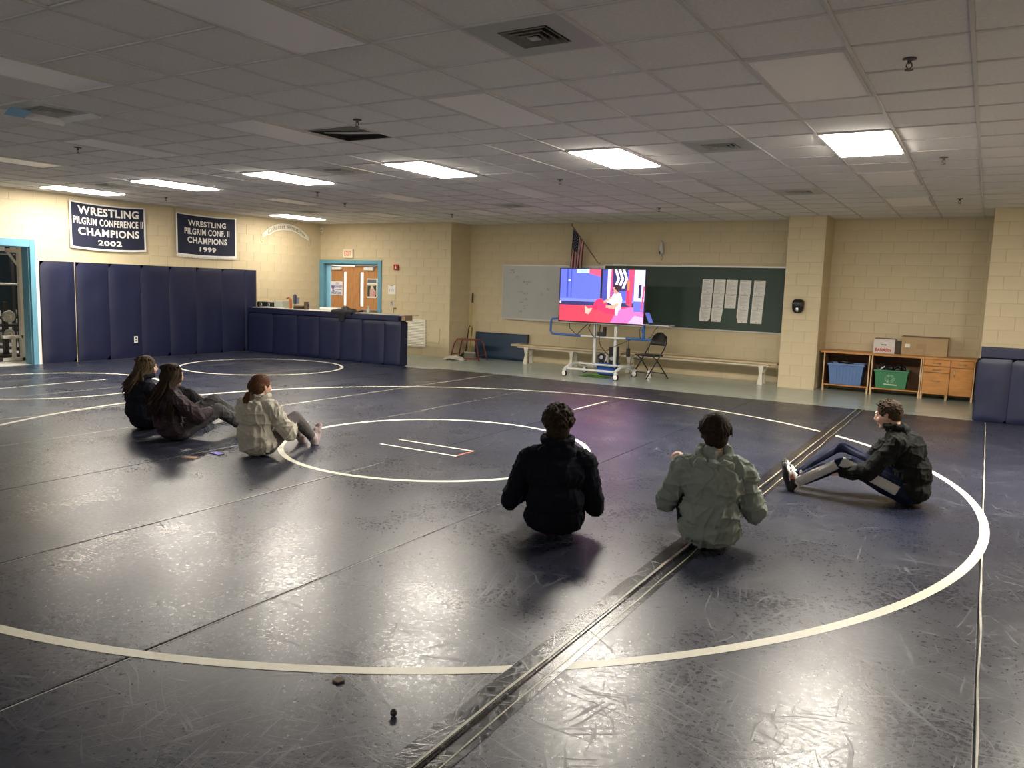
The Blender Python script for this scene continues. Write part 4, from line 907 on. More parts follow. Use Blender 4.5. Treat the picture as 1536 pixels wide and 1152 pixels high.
obj('guard', MB().ring([(.08*math.cos(a), -.03, .10+.08*math.sin(a)) for a in np.linspace(0, 2*PI, 20)], .010, 6), mat('slate_plastic', (.05, .06, .10), .4), t, smooth=True); obj('hub', MB().lathe([(.04, -.03), (.035, -.05)], (0, 0, .10), 14, 'y'), M_grey, t, smooth='auto')
obj('motor', MB().lathe([(.07, .03), (.07, -.02)], (0, 0, .10), 16, 'y'), M_black, t); obj('foot', B((-.05, -.05, 0), (.05, .05, .03)), M_black, t)
clump('green_bag', 'crumpled green cloth on the floor under the cart', 'cloth', (-6.34, 13.78, FZ), .27, .12, .06, mat('green_cloth', (.08, .22, .03), .8), 12)
clump('white_towel', 'crumpled white towel on top of the blue crate', 'towel', (-6.27, 14.165, .232), .045, .05, .22, mat('rag_white', (0, 0, 0)), 3)
t = thing('floor_cone', 'small white cone-shaped bottle under the folding chair', 'bottle', (-5.50, 14.42, FZ)); obj('body', MB().lathe([(.055, 0), (.05, .02), (.02, .14), (.012, .16)], (0, 0, 0), 14), M_white, t, smooth=True); obj('nozzle', MB().cyl((0, 0, .155), (0, 0, .20), .008), M_white, t)
# folding chair
t = thing('folding_chair', 'black metal folding chair beside the television cart', 'chair', (-5.52, 14.46, FZ), -.45)
obj('seat', MB().prism([(-.20, -.19), (.20, -.19), (.21, .16), (.17, .20), (-.17, .20), (-.21, .16)], .425, .45, 'xy'), M_blackm, t, bevel=.01)
for s in (-1, 1):
    obj('front_leg', MB().ring([(s*.21, -.26, 0), (s*.215, .18, .58), (s*.21, .23, .68), (s*.17, .255, .80), (0, .265, .865)], .0125, 8), M_blackm, t, smooth=True)
    obj('rear_leg', MB().ring([(s*.225, .30, 0), (s*.225, -.02, .36), (s*.215, -.12, .43)], .0125, 8), M_blackm, t, smooth=True)
def bk(u, v):
    a = (u-.5)*2; hw = .205*(1-.62*max(0, v-.35)**2/.42); return (a*hw, .225+.05*v+.03*(a*a)*-1+.012, .62+.25*v)
mb = drape_mesh(bk, 12, 8); o = obj('backrest', mb, M_blackm, t); o.modifiers.new('s', 'SOLIDIFY').thickness = .012; o.data.shade_smooth()
obj('cross_bar', MB().cyl((-.21, -.18, .11), (.21, -.18, .11), .009), M_blackm, t); obj('cross_bar', MB().cyl((-.225, .22, .09), (.225, .22, .09), .009), M_blackm, t)

# ================================================================ CABINETS at the right
YC = 15.0
def carcass(t, x0, x1, shelf=True):
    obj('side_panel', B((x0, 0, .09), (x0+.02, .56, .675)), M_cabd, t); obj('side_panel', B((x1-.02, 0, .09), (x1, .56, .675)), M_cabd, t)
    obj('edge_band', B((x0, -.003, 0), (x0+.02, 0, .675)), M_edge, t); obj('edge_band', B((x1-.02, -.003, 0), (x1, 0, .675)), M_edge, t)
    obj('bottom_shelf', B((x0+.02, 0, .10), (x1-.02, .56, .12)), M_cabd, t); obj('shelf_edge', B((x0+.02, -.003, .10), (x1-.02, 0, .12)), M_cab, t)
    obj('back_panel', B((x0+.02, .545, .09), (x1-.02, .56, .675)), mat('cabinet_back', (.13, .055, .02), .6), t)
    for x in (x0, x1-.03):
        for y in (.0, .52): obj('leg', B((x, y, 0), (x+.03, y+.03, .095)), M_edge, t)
t = thing('open_cabinet', 'open wooden cabinet holding the light blue tote, next to the column', 'cabinet', (-2.44, YC, FZ), 0); carcass(t, 0, .76)
t = thing('open_cabinet', 'open wooden cabinet holding the green recycling bin', 'cabinet', (-1.655, YC, FZ), 0); carcass(t, 0, .78)
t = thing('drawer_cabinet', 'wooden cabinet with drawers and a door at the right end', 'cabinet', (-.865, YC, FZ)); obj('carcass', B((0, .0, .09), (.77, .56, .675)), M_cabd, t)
obj('edge_band', B((0, -.018, .08), (.015, 0, .675)), M_edge, t); obj('edge_band', B((.755, -.018, .0), (.77, 0, .675)), M_edge, t)
for x in (0.0, .37, .74):
    for y in (.0, .5): obj('leg', B((x, y, 0), (x+.03, y+.03, .09)), M_edge, t)
for x0, x1, z0, z1, nm in ((.02, .415, .565, .675, 'drawer'), (.02, .415, .46, .56, 'drawer'), (.02, .415, .09, .455, 'drawer'), (.42, .75, .56, .675, 'drawer'), (.42, .75, .09, .555, 'door')):
    d = obj(nm, B((x0+.003, -.02, z0+.003), (x1-.003, 0, z1-.003)), M_cab, t, bevel=.002)
    if nm == 'drawer':
        cx, cz = (x0+x1)/2+.0, (z0+z1)/2+(.05 if z1-z0 > .2 else 0); pts = [(cx-.055, -.02, cz), (cx-.05, -.045, cz), (cx+.05, -.045, cz), (cx+.055, -.02, cz)]
    else: cx, cz = x0+.06, z1-.09; pts = [(cx, -.02, cz-.055), (cx, -.045, cz-.05), (cx, -.045, cz+.05), (cx, -.02, cz+.055)]
    obj('handle', MB().ring(pts, .006, 8), M_chrome, d, smooth=True)
t = thing('worktop', 'long warped wooden worktop lying across the three cabinets', 'worktop', (0, 0, 0))
obj('board', B((-2.50, YC-.03, .657), (-1.30, 15.58, .692)), M_cab, t, bevel=.003); obj('board', B((-1.297, YC-.03, .657), (-.075, 15.58, .692)), M_cab, t, bevel=.003)
obj('splinter', B((-1.34, YC-.06, .690), (-1.20, YC+.03, .700)), M_edge, t)
def tote(name, lab, x0, x1, z0, h, m, y=YC+.03, d=.40, cat='tote'):
    t = thing(name, lab, cat, ((x0+x1)/2, y+d/2, z0)); a = (x1-x0)/2; b = d/2; k = .87; n = 14
    lo, hi = [], []
    mb = MB()
    outer_b = [(-a*k, -b*k), (a*k, -b*k), (a*k, b*k), (-a*k, b*k)]; outer_t = [(-a, -b), (a, -b), (a, b), (-a, b)]
    mb.add([(x, y_, 0) for x, y_ in outer_b]+[(x, y_, h) for x, y_ in outer_t]+[(x*.95, y_*.95, h) for x, y_ in outer_t]+[(x*.93, y_*.93, .01) for x, y_ in outer_b],
           [(0, 1, 5, 4), (1, 2, 6, 5), (2, 3, 7, 6), (3, 0, 4, 7), (4, 5, 9, 8), (5, 6, 10, 9), (6, 7, 11, 10), (7, 4, 8, 11), (8, 9, 13, 12), (9, 10, 14, 13), (10, 11, 15, 14), (11, 8, 12, 15), (12, 13, 14, 15), (0, 3, 2, 1)])
    obj('tub', mb, m, t)
    mb = MB(); e = .014
    mb.box((-a-e, -b-e, h-.03), (a+e, -b, h+.004)).box((-a-e, b, h-.03), (a+e, b+e, h+.004)).box((-a-e, -b, h-.03), (-a, b, h+.004)).box((a, -b, h-.03), (a+e, b, h+.004)); obj('rim', mb, m, t, bevel=.005)
    return t, a, b, h, k
M_lb = mat('light_blue_plastic', (.11, .20, .42), .4); M_gp = mat('green_plastic', (.045, .20, .09), .4)
tt, a, b, h, k = tote('blue_tote', 'light blue ribbed storage tote in the left open cabinet', -2.36, -1.78, .10, .37, M_lb)
for i in range(9):
    u = -.8+1.6*i/8; obj('rib', MB().hexa([(u*a*k-.012, -b*k-.008, .02), (u*a*k+.012, -b*k-.008, .02), (u*a*k+.012, -b*k, .02), (u*a*k-.012, -b*k, .02)], [(u*a-.016, -b*.985-.006, h-.04), (u*a+.016, -b*.985-.006, h-.04), (u*a+.016, -b*.985, h-.04), (u*a-.016, -b*.985, h-.04)]), M_lb, tt)
tt, a, b, h, k = tote('green_bin', 'green recycling bin with a white arrow symbol full of dark headgear', -1.60, -1.07, .10, .315, M_gp, cat='bin')
M_sym = mat('pale_green_print', (.50, .66, .45), .5)
def front(x, z): return (x, -b*(k+(1-k)*z/h)-.004, z)
mb = MB(); c0 = (-.015, .17); R = .072
for q in range(3):
    a0 = PI/2+q*2*PI/3
    for o1 in (R, R*.62):
        pts = [front(c0[0]+o1*math.cos(a0+dd), c0[1]+.9*o1*math.sin(a0+dd)) for dd in np.linspace(-.85, .55, 8)]; mb.ring(pts, .0035, 5)
    pa = [front(c0[0]+rr_*math.cos(a0+dd), c0[1]+.9*rr_*math.sin(a0+dd)) for rr_, dd in ((R*1.2, .55), (R*.80, .98), (R*.45, .55))]; mb.ring([*pa, pa[0]], .0035, 5)
obj('recycling_symbol', mb, M_sym, tt); obj('label_bar', MB().add([front(-.11, .062), front(.10, .055), front(.10, .075), front(-.11, .082)], [(0, 1, 2, 3)]), M_sym, tt)
rs = random.Random(11); M_hg = mat('headgear_black', (.012, .010, .012), .3)
hg0 = None
for i, (x, y, z, a_) in enumerate(((-1.49, YC+.15, .435, .3), (-1.40, YC+.22, .455, 1.2), (-1.31, YC+.16, .445, 2.1), (-1.22, YC+.24, .45, .7), (-1.15, YC+.17, .435, 1.7), (-1.36, YC+.12, .425, 2.6), (-1.24, YC+.11, .420, .1))):
    lab = ['black wrestling headgear with a white stripe at the left of the green bin', 'dark headgear cup heaped second from the left in the green bin', 'dark headgear cup topmost in the middle of the green bin', 'dark headgear cup right of the middle of the green bin', 'dark headgear cup at the right end of the green bin', 'dark headgear cup at the front middle of the green bin', 'dark headgear cup at the front right of the green bin'][i]
    if hg0 is None:
        t = hg0 = thing('headgear', lab, 'headgear', (x, y, z), a_, 'headgear in the green bin')
        obj('ear_cup', MB().lathe([(.02, -.03), (.05, -.022), (.056, 0), (.045, .02), (.02, .012)], (0, 0, 0), 14, 'y'), M_hg, t, smooth=True); obj('strap', MB().ring([(.05*math.cos(q), .02, .05*math.sin(q)+.02) for q in np.linspace(-.4, 3.5, 9)], .009, 6), M_hg, t, smooth=True)
    else: t = dup(hg0, (x, y, z), a_, lab)
t = hg0; obj('white_stripe', MB().ring([(-.045, -.034, -.02), (-.01, -.040, .01), (.03, -.034, .035)], .009, 6), M_white, t)
o = obj('dark_bundle', MB().ring([(-2.22, YC+.2, .48), (-2.14, YC+.17, .50), (-2.05, YC+.18, .485), (-1.96, YC+.2, .495)], [.02, .03, .028, .02], 8), M_hg, None, smooth=True); tag(o, 'dark rolled gear just showing above the blue tote', 'gear')
t = thing('archive_box', 'white cardboard box with red lettering on the worktop', 'box', (-1.50, 15.2, .693))
M_cw = mat('white_card', (.66, .62, .58), .7); M_cb = mat('brown_card', (.42, .30, .16), .75, var=.06)
obj('carton', B((-.17, 0, 0), (.17, .30, .245)), M_cw, t, bevel=.003); obj('lid_rim', B((-.172, -.0, .225), (.172, .303, .249)), mat('brown_edge', (.28, .18, .12), .7), t) if False else obj('flap', B((-.16, .02, .247), (.16, .28, .256)), mat('brown_edge', (.24, .15, .10), .7), t)
obj('hand_hole', B((-.05, -.003, .14), (.04, 0, .155)), M_black, t, bevel=.002)
text_on('lettering', 'BANASIN', (-.01, -.002, .055), (1, 0, 0), (0, 0, 1), .075, mat('red_print', (.50, .03, .05), .6), t, .003, .001, width=.25)
t = thing('card_box', 'big brown cardboard box on the worktop right of the white box', 'box', (-.875, 15.18, .693))
obj('carton', B((-.35, 0, 0), (.35, .36, .31)), M_cb, t, bevel=.004); obj('flap', B((-.36, -.015, .308), (.36, .37, .316)), MATS['brown_edge'], t); obj('label_patch', B((-.30, -.003, .13), (-.22, 0, .19)), M_paper, t)
obj('tape', B((-.02, -.003, .0), (.03, 0, .20)), mat('brown_tape', (.36, .24, .12), .35), t); obj('tape', B((-.12, -.004, .11), (.03, -.001, .20)), MATS['brown_tape'], t)
o = obj('dark_carton', B((-1.325, 15.3, .693), (-1.235, 15.55, .90)), mat('shadow_card', (.10, .08, .06), .8)); tag(o, 'narrow dark carton between the white box and the brown box', 'carton')  # narrow carton in one plain dark brown card colour

# ================================================================ WEIGHT ROOM
M_wr = mat('rack_white', (.66, .64, .58), .4)
t = thing('white_rack', 'white steel frame of an exercise machine just inside the left doorway', 'exercise machine', (-15.3, 7.765, 0))
obj('upright', B((-.05, .17, 0), (.03, .25, 2.08)), M_wr, t); obj('top_beam', B((-.05, -.02, 1.97), (.03, .17, 2.04)), M_wr, t); obj('top_knob', MB().cyl((0, 0, 2.04), (0, 0, 2.10), .04), M_black, t)
obj('brace', MB().ring([(0, .0, 1.97), (0, .2, 1.70)], .022, 6), M_wr, t); obj('base', B((-.05, -.20, .0), (.03, .25, .05)), M_wr, t); obj('foot_cap', B((-.055, -.215, -.004), (.035, -.17, .06)), M_black, t)
obj('seat_post', B((-.04, .02, .05), (.02, .07, .42)), M_wr, t); obj('seat_beam', B((-.05, -.15, .41), (.03, .20, .46)), M_wr, t); obj('bolt', B((-.045, .07, .2), (.025, .11, .24)), M_black, t)
t = thing('black_rack', 'tall black power rack behind the white machine in the doorway', 'exercise rack', (-16.4, 8.5, 0))
for x, y in ((0, 0), (-.9, 0), (0, .35), (-.9, .35)): obj('upright', B((x-.03, y-.03, 0), (x+.03, y+.03, 2.05)), M_blackm, t)
for z in (2.0, .1): obj('beam', B((-.9, -.03, z-.03), (0, .03, z+.03)), M_blackm, t)
obj('bar', MB().cyl((.06, -.55, 1.38), (.06, .12, 1.38), .022), M_chrome, t, smooth='auto', label='steel bar sticking out to the left'); obj('hook', MB().ring([(.06, .1, 1.62), (.08, .06, 1.55), (.08, .1, 1.5)], .014, 6), M_grey, t)
obj('peg', MB().cyl((.03, .0, .62), (.2, .0, .62), .02), M_chrome, t); obj('tray', B((-.2, -.3, .55), (.05, .3, .60)), M_blackm, t)
def plate(x, y, z, r, lab, ax='x', m=None, g='weight plates in the weight room'):
    t = thing('weight_plate', lab, 'weight plate', (x, y, z), 0, g)
    obj('disc', MB().lathe([(.03, -.02), (r*.75, -.018), (r*.8, -.03), (r, -.028), (r, .028), (r*.8, .03), (r*.75, .018), (.03, .02)], (0, 0, 0), 26, ax), m or M_grey, t, smooth='auto')
    obj('hub', MB().cyl((-.035, 0, 0), (.035, 0, 0), .035) if ax == 'x' else MB().cyl((0, -.035, 0), (0, .035, 0), .035), M_chrome, t, smooth='auto')
t = thing('plate_tree', 'black plate holder post in the weight room doorway', 'rack', (-16.0, 8.02, 0))
obj('post', B((-.04, -.04, 0), (.04, .04, 1.05)), M_blackm, t); obj('foot', B((-.25, -.25, 0), (.25, .25, .06)), M_blackm, t)
for z in (.45, .78): obj('peg', MB().cyl((.0, .0, z), (.22, .0, z), .02), M_chrome, t)
plate(-15.86, 8.02, .78, .11, 'upper grey weight plate on the black plate holder'); plate(-15.86, 8.02, .45, .09, 'lower grey weight plate on the black plate holder')
t = thing('exercise_bench', 'low bench machine with grey pads at the left picture edge', 'exercise machine', (-16.3, 7.45, 0))
obj('frame', MB().box((-.05, -.3, 0), (.05, .3, .06)).box((-.04, -.04, .06), (.04, .04, .75)), M_grey, t); obj('arm', MB().ring([(0, .0, .7), (.05, .1, 1.05), (.05, .24, 1.2), (.02, .33, 1.12)], .025, 8), M_grey, t, smooth=True)
obj('roller_pad', MB().cyl((-.18, .10, .86), (.18, .10, .86), .085), mat('grey_vinyl', (.40, .38, .33), .5), t, smooth='auto'); obj('roller_pad', MB().cyl((-.18, .02, .55), (.18, .02, .55), .08), MATS['grey_vinyl'], t, smooth='auto'); obj('seat', B((-.2, -.1, .40), (.2, .3, .46)), M_black, t, bevel=.01)
t = thing('dumbbell_rack', 'low dark dumbbell rack along the far wall of the weight room', 'rack', (-19.4, 9.6, 0))
obj('shelf', B((-.2, -1.2, .55), (.2, 1.0, .60)), M_blackm, t); obj('shelf', B((-.2, -1.2, .25), (.2, 1.0, .30)), M_blackm, t)
for y in (-1.15, .95): obj('upright', B((-.2, y-.03, 0), (.2, y+.03, .62)), M_blackm, t)
db0 = None
for k in range(9):
    for z, rn in ((.68, 'upper'), (.38, 'lower')):
        lab = '%s shelf dumbbell, %s from the right of the dumbbell rack' % (rn, ordn[8-k] if k else 'farthest')
        if db0 is None:
            db0 = thing('dumbbell', lab, 'dumbbell', (-19.35, 8.6+k*.23, z-.0), 0, 'dumbbells on the low rack')
            obj('handle', MB().cyl((-.06, 0, 0), (.06, 0, 0), .015), M_chrome, db0)
            for s in (-1, 1): obj('head', MB().cyl((s*.06, 0, 0), (s*.15, 0, 0), .07, n=12), M_grey if s > 0 else M_grey, db0)
        else: dup(db0, (-19.35, 8.6+k*.23, z), 0, lab)

# ================================================================ LOOSE THINGS ON THE MAT
t = thing('phone', 'tan cased phone lying on the mat behind the girls', 'phone', (-6.07, 4.57, .0), .35); obj('body', B((-.075, -.038, 0), (.075, .038, .010)), mat('tan_case', (.50, .34, .25), .5), t, bevel=.004); obj('camera_bump', B((-.065, -.03, .010), (-.035, .0, .012)), M_black, t)
t = thing('phone', 'phone with a violet lit screen lying on the mat near the girl in grey', 'phone', (-6.03, 4.83, .0), -.15); obj('body', B((-.07, -.036, 0), (.07, .036, .009)), M_black, t, bevel=.003)
obj('lit_display', B((-.064, -.031, .0088), (.064, .031, .0096)), mat('violet_display', (.02, .02, .03), .2, emit=(.20, .14, .42), estr=.8), t)
o = obj('small_ball', MB().ell((-1.79, 2.22, .014), .014, n=20, m=14), mat('bead_black', (.02, .02, .02), .12), None, smooth=True); tag(o, 'tiny shiny black ball on the mat in the foreground', 'ball')
o = obj('tape_scrap', MB().prism([(-2.165, 2.285), (-2.13, 2.28), (-2.12, 2.31), (-2.15, 2.325)], .002, .008, 'xy'), mat('brown_scrap', (.10, .06, .04), .7)); tag(o, 'tiny brown scrap on the white circle in the foreground', 'scrap')

# ================================================================ PEOPLE
def blob(name, mb, voxel, m, parent, smooth=3, folds=None, mats=None, pick=None, label=None, seed=0):
    """overlapping volumes fused into ONE continuous surface, smoothed; folds(p, n) -> offset along the normal"""
    me = bpy.data.meshes.new(name); me.from_pydata(mb.v, [], mb.f); o = bpy.data.objects.new(name, me); sc.collection.objects.link(o)
    r = o.modifiers.new('r', 'REMESH'); r.mode = 'VOXEL'; r.voxel_size = voxel; r.adaptivity = 0
    s = o.modifiers.new('s', 'SMOOTH'); s.iterations = smooth; s.factor = .6
    dg = bpy.context.evaluated_depsgraph_get(); dg.update(); out = bpy.data.meshes.new_from_object(o.evaluated_get(dg))
    bpy.data.objects.remove(o); bpy.data.meshes.remove(me); out.name = name; out.materials.clear()
    if folds:
        n = len(out.vertices); co = np.empty(n*3); no = np.empty(n*3); out.vertices.foreach_get('co', co); out.vertices.foreach_get('normal', no)
        co = co.reshape(-1, 3); no = no.reshape(-1, 3)
        d = np.array([folds(Vector(p), seed) for p in co]); co += no*d[:, None]
        co[:, 2] = np.maximum(co[:, 2], .002); out.vertices.foreach_set('co', co.ravel())
    else:
        for v in out.vertices:
            if v.co.z < .002: v.co.z = .002
    if mats:
        for q in mats: out.materials.append(q)
        idx = [pick(p.center) for p in out.polygons]; out.polygons.foreach_set('material_index', idx)
    else: out.materials.append(m)
    out.shade_smooth(); return obj(name, out, None, parent, label=label)
def ridge(p, f, s):
    return 1-abs(2*mnoise.noise(Vector((p[0]*f[0]+s, p[1]*f[1]-s, p[2]*f[2]+s*.7))))
def cloth_folds(amp):
    def fn(p, s):
        a = max(ridge(p, (9, 9, 5), s+1.3), ridge(p, (15, 15, 3.5), s+3.1)**2); b = ridge(p, (4, 4, 12), s+7.7)
        return amp*((a**4)*1.0+(b**5)*.8-.45)+amp*.35*mnoise.noise(p*22)
    return fn
M_skin = mat('skin', (.52, .30, .21), .5, var=.04, vscale=20)
M_skin2 = mat('skin_fair', (.60, .36, .26), .5, var=.04, vscale=20)
M_eye = mat('eye_white', (.7, .68, .65), .2); M_iris = mat('iris', (.03, .02, .015), .15)
def V(*a): return Vector(a)
def head_prims(mb, c, R, s=1.):
    def q(x, y, z): return Vector(c)+R@(Vector((x, y, z))*s)
    def e(x, y, z, a, b, d, rot=None): mb.ell(q(x, y, z), (a*s, b*s, d*s), R@rot if rot else R, 16, 12)
    e(0, -.012, .032, .074, .093, .082); e(0, .022, -.020, .061, .066, .080); e(0, -.03, -.01, .062, .068, .068)
    e(0, .055, -.085, .030, .028, .022); e(0, .030, -.070, .046, .045, .030)                      # chin, jaw
    for t in (-1, 1):
        e(t*.034, .062, -.030, .024, .024, .024)                                                      # cheek
        e(t*.028, .078, .030, .022, .012, .008)                                                       # brow
        e(t*.075, -.005, -.008, .009, .019, .030, Euler((0, 0, t*.35)).to_matrix()); e(t*.081, -.018, .006, .007, .009, .020)   # ear
    mb.cap(q(0, .084, .018), q(0, .104, -.020), .0085*s, .0125*s); e(-.010, .094, -.025, .008, .009, .007); e(.010, .094, -.025, .008, .009, .007)
    e(0, .086, -.050, .020, .010, .0055); e(0, .083, -.060, .017, .010, .006)
    mb.cap(q(0, -.03, -.06), q(0, -.045, -.15), .050*s, .055*s)
def eyes(c, R, s, parent):
    for t in (-1, 1):
        p = Vector(c)+R@(Vector((t*.029, .0735, .012))*s)
        e_ = obj('eye', MB().ell(p, .0115*s, None, 12, 8), M_eye, parent, smooth=True); obj('iris', MB().ell(p+R@Vector((0, .0075*s, 0)), (.0055*s, .005*s, .0055*s), R, 10, 6), M_iris, e_, smooth=True)
def hand_prims(mb, w, d, n, side, curl=.5, s=1.):
    """wrist w, pointing direction d, palm normal n (towards what is held), side -1 left / 1 right; thumb leaves the side of the palm"""
    d = d.normalized(); n = (n-d*n.dot(d)).normalized(); x = d.cross(n)*side; L = .078*s
    for k in range(4):
        a = w+x*((-.024+.016*k)*s)+d*.012*s; b = w+x*((-.029+.0195*k)*s)+d*L; mb.cap(a, b, .013*s, .0115*s, 8)
    for k, (ln, sp) in enumerate(((.070, -.10), (.078, -.03), (.072, .04), (.056, .12))):
        p = w+x*((-.030+.0200*k)*s)+d*L; c_ = curl*.55; v = (d+x*sp).normalized(); rr = .0088*s
        for j, f in enumerate((.45, .32, .25)):
            v = (v*math.cos(c_)+n*math.sin(c_)).normalized(); p2 = p+v*ln*f*s*1.08; mb.cap(p, p2, rr, rr*.93, 8); p = p2; rr *= .94; c_ = curl*.75
    p = w+x*(-.026*s)+d*.022*s; v = (d*.65-x*.75+n*.30).normalized(); rr = .0115*s
    for f in (.042, .034, .028):
        p2 = p+v*f*s; mb.cap(p, p2, rr, rr*.9, 8); p = p2; rr *= .9; v = (v+n*.3*curl+d*.25+x*.12).normalized()
def foot_prims(mb, an, toe, r=1., up=V(0, 0, 1)):
    d = (toe-an).normalized(); heel = an-d*.035-up*.045*r
    mb.cap(an, heel, .036*r, .031*r); mb.cap(heel, an.lerp(toe, .55)-up*.03*r, .031*r, .030*r); mb.cap(an, an.lerp(toe, .6), .036*r, .026*r); mb.cap(an.lerp(toe, .55)-up*.025*r, toe-up*.012*r, .033*r, .022*r)
    x = d.cross(up).normalized(); mb.cap(an.lerp(toe, .6)+x*.018-up*.015, toe+x*.016-up*.015, .024*r, .019*r); mb.cap(an.lerp(toe, .6)-x*.018-up*.02, toe*.96+an*.04-x*.018-up*.018, .022*r, .016*r)
def J(**k): return {a: Vector(b) for a, b in k.items()}
def base_pose(**over):
    p = J(pel=(0, 0, .115), lum=(0, -.035, .26), che=(0, -.02, .43), nek=(0, .03, .60), hed=(0, .085, .715),
          shl=(-.175, .01, .515), shr=(.175, .01, .515), ell=(-.27, .12, .28), elr=(.27, .12, .28), wrl=(-.14, .32, .33), wrr=(.14, .32, .33),
          hil=(-.095, .03, .105), hir=(.095, .03, .105), knl=(-.13, .38, .40), knr=(.13, .38, .40), anl=(-.11, .66, .075), anr=(.11, .66, .075), tol=(-.12, .83, .04), tor=(.12, .83, .04))
    p.update({a: Vector(b) for a, b in over.items()}); return p
def body_mesh(p, R, hs, width=1., hands=(1, 1), handdir=None, feet=(1, 1)):
    mb = MB(); w_ = width
    mb.ell(p['pel'], (.15*w_, .11, .10), None, 18, 12); mb.ell(p['lum'], (.125*w_, .092, .13), None, 18, 12); mb.ell(p['che'], (.15*w_, .10, .15), None, 18, 12)
    mb.cap(p['shl'].lerp(p['nek'], .25)-V(0, 0, .01), p['shr'].lerp(p['nek'], .25)-V(0, 0, .01), .062, .062); mb.cap(p['nek']-V(0, .0, .04), p['nek']+V(0, .01, .03), .062, .05); mb.cap(p['nek'], p['hed']-V(0, 0, .05), .052, .048)
    for s in 'lr':
        sh, el, wr = p['sh'+s], p['el'+s], p['wr'+s]; mb.cap(sh, sh.lerp(el, .5), .052*w_, .045*w_); mb.cap(sh.lerp(el, .5), el, .045*w_, .036); mb.cap(el, el.lerp(wr, .35), .037, .037); mb.cap(el.lerp(wr, .35), wr, .037, .024)
        hi, kn, an, to = p['hi'+s], p['kn'+s], p['an'+s], p['to'+s]
        mb.cap(hi, hi.lerp(kn, .5), .085*w_, .068); mb.cap(hi.lerp(kn, .5), kn, .068, .050); mb.cap(kn, kn.lerp(an, .35), .048, .052); mb.cap(kn.lerp(an, .35), an, .052, .032)
        foot_prims(mb, an, to, 1., p.get('up'+s, V(0, 0, 1)))
        dd = (handdir or {}).get(s); sd = -1 if s == 'l' else 1
        if dd: hand_prims(mb, wr, Vector(dd[0]), Vector(dd[1]), sd, dd[2] if len(dd) > 2 else .6)
        else: hand_prims(mb, wr, (p['kn'+s]-wr)*.3+V(-sd*.25, .2, -.1), V(0, .4, .3) if False else V(-sd*.4, .2, -.8), sd, .7)
    head_prims(mb, p['hed'], R, hs); return mb
def top_mesh(p, k=1., hem=.03, sleeve=1., loose=.0):
    """hoodie or shirt volume around the torso and arms"""
    mb = MB(); a = .02+loose
    mb.ell(p['pel']+V(0, -.015, .02), (.155*k+a, .115+a, .125), None, 20, 12); mb.ell(p['lum'], (.145*k+a, .105+a, .16), None, 20, 12); mb.ell(p['che'], (.158*k+a, .112+a, .165), None, 20, 12)
    mb.cap(p['shl'].lerp(p['nek'], .22)-V(0, 0, .012), p['shr'].lerp(p['nek'], .22)-V(0, 0, .012), .068+a*.4, .068+a*.4)
    mb.cap(p['nek']-V(0, 0, .06), p['nek']-V(0, -.0, .0), .080, .070)
    for s in 'lr': mb.cap(p['nek']-V(0, 0, .035), p['sh'+s]+(p['nek']-p['sh'+s])*.15, .066, .066+a*.3)
    for s in 'lr':
        sh, el, wr = p['sh'+s], p['el'+s], p['wr'+s]; mb.cap(sh.lerp(p['che'], .12), sh, .07, .062+a*.5); mb.cap(sh, sh.lerp(el, .5), .062+a*.4, .056+a*.5); mb.cap(sh.lerp(el, .5), el, .056+a*.5, .050+a*.5)
        mb.cap(el, el.lerp(wr, .5), .050+a*.4, .046+a*.3); mb.cap(el.lerp(wr, .5), el.lerp(wr, sleeve*.97), .046+a*.3, .036+a*.1)
    return mb
def pants_mesh(p, k=1., to=1., loose=.0, kf=1.):
    mb = MB(); mb.ell(p['pel']+V(0, .01, -.005), (.158*k, .125, .105), None, 18, 12)
    for s in 'lr':
        hi, kn, an = p['hi'+s], p['kn'+s], p['an'+s]; mb.cap(hi, hi.lerp(kn, .5), .095*k+loose, .080+loose); mb.cap(hi.lerp(kn, .5), hi.lerp(kn, kf), .080+loose, .060+loose)
        if to > 0: mb.cap(kn, kn.lerp(an, .4*to), .060+loose, .060+loose); mb.cap(kn.lerp(an, .4*to), kn.lerp(an, .93*to), .060+loose, .044+loose)
    return mb
def socks(p, t, m, r, up=V(0, 0, 1), leg=False):
    for s in 'lr':
        mb = MB(); foot_prims(mb, p['an'+s], p['to'+s], r, up); mb.cap(p['an'+s], p['kn'+s].lerp(p['an'+s], .84 if leg else .93), .040*r, .042*r); blob('sock', mb, .006, m, t, 2)
def hood_mesh(p, R, drop=.13, wd=.12, back=.10, dip=.0):
    n = p['nek']; mb = MB(); pts = []
    for a in np.linspace(-PI*.80, PI*.80, 17):   # 0 = back of the neck
        c = math.cos(a); pts.append(n+V(math.sin(a)*(.090+.020*c), -.0-.082*c+.012, .035-(.020+dip)*max(c, 0)**1.3))
    for i in range(16): mb.cap(pts[i], pts[i+1], .028, .028, 8)
    for i, (x, z) in enumerate(((-.07, -.045), (0, -.055), (.07, -.045), (-.05, -.09), (.05, -.09), (0, -.12))):
        mb.ell(n+V(x*wd/.12, -back*.85-.010*(i > 2), z*drop/.13), (.052, .034, .05), None, 12, 8)
    return mb

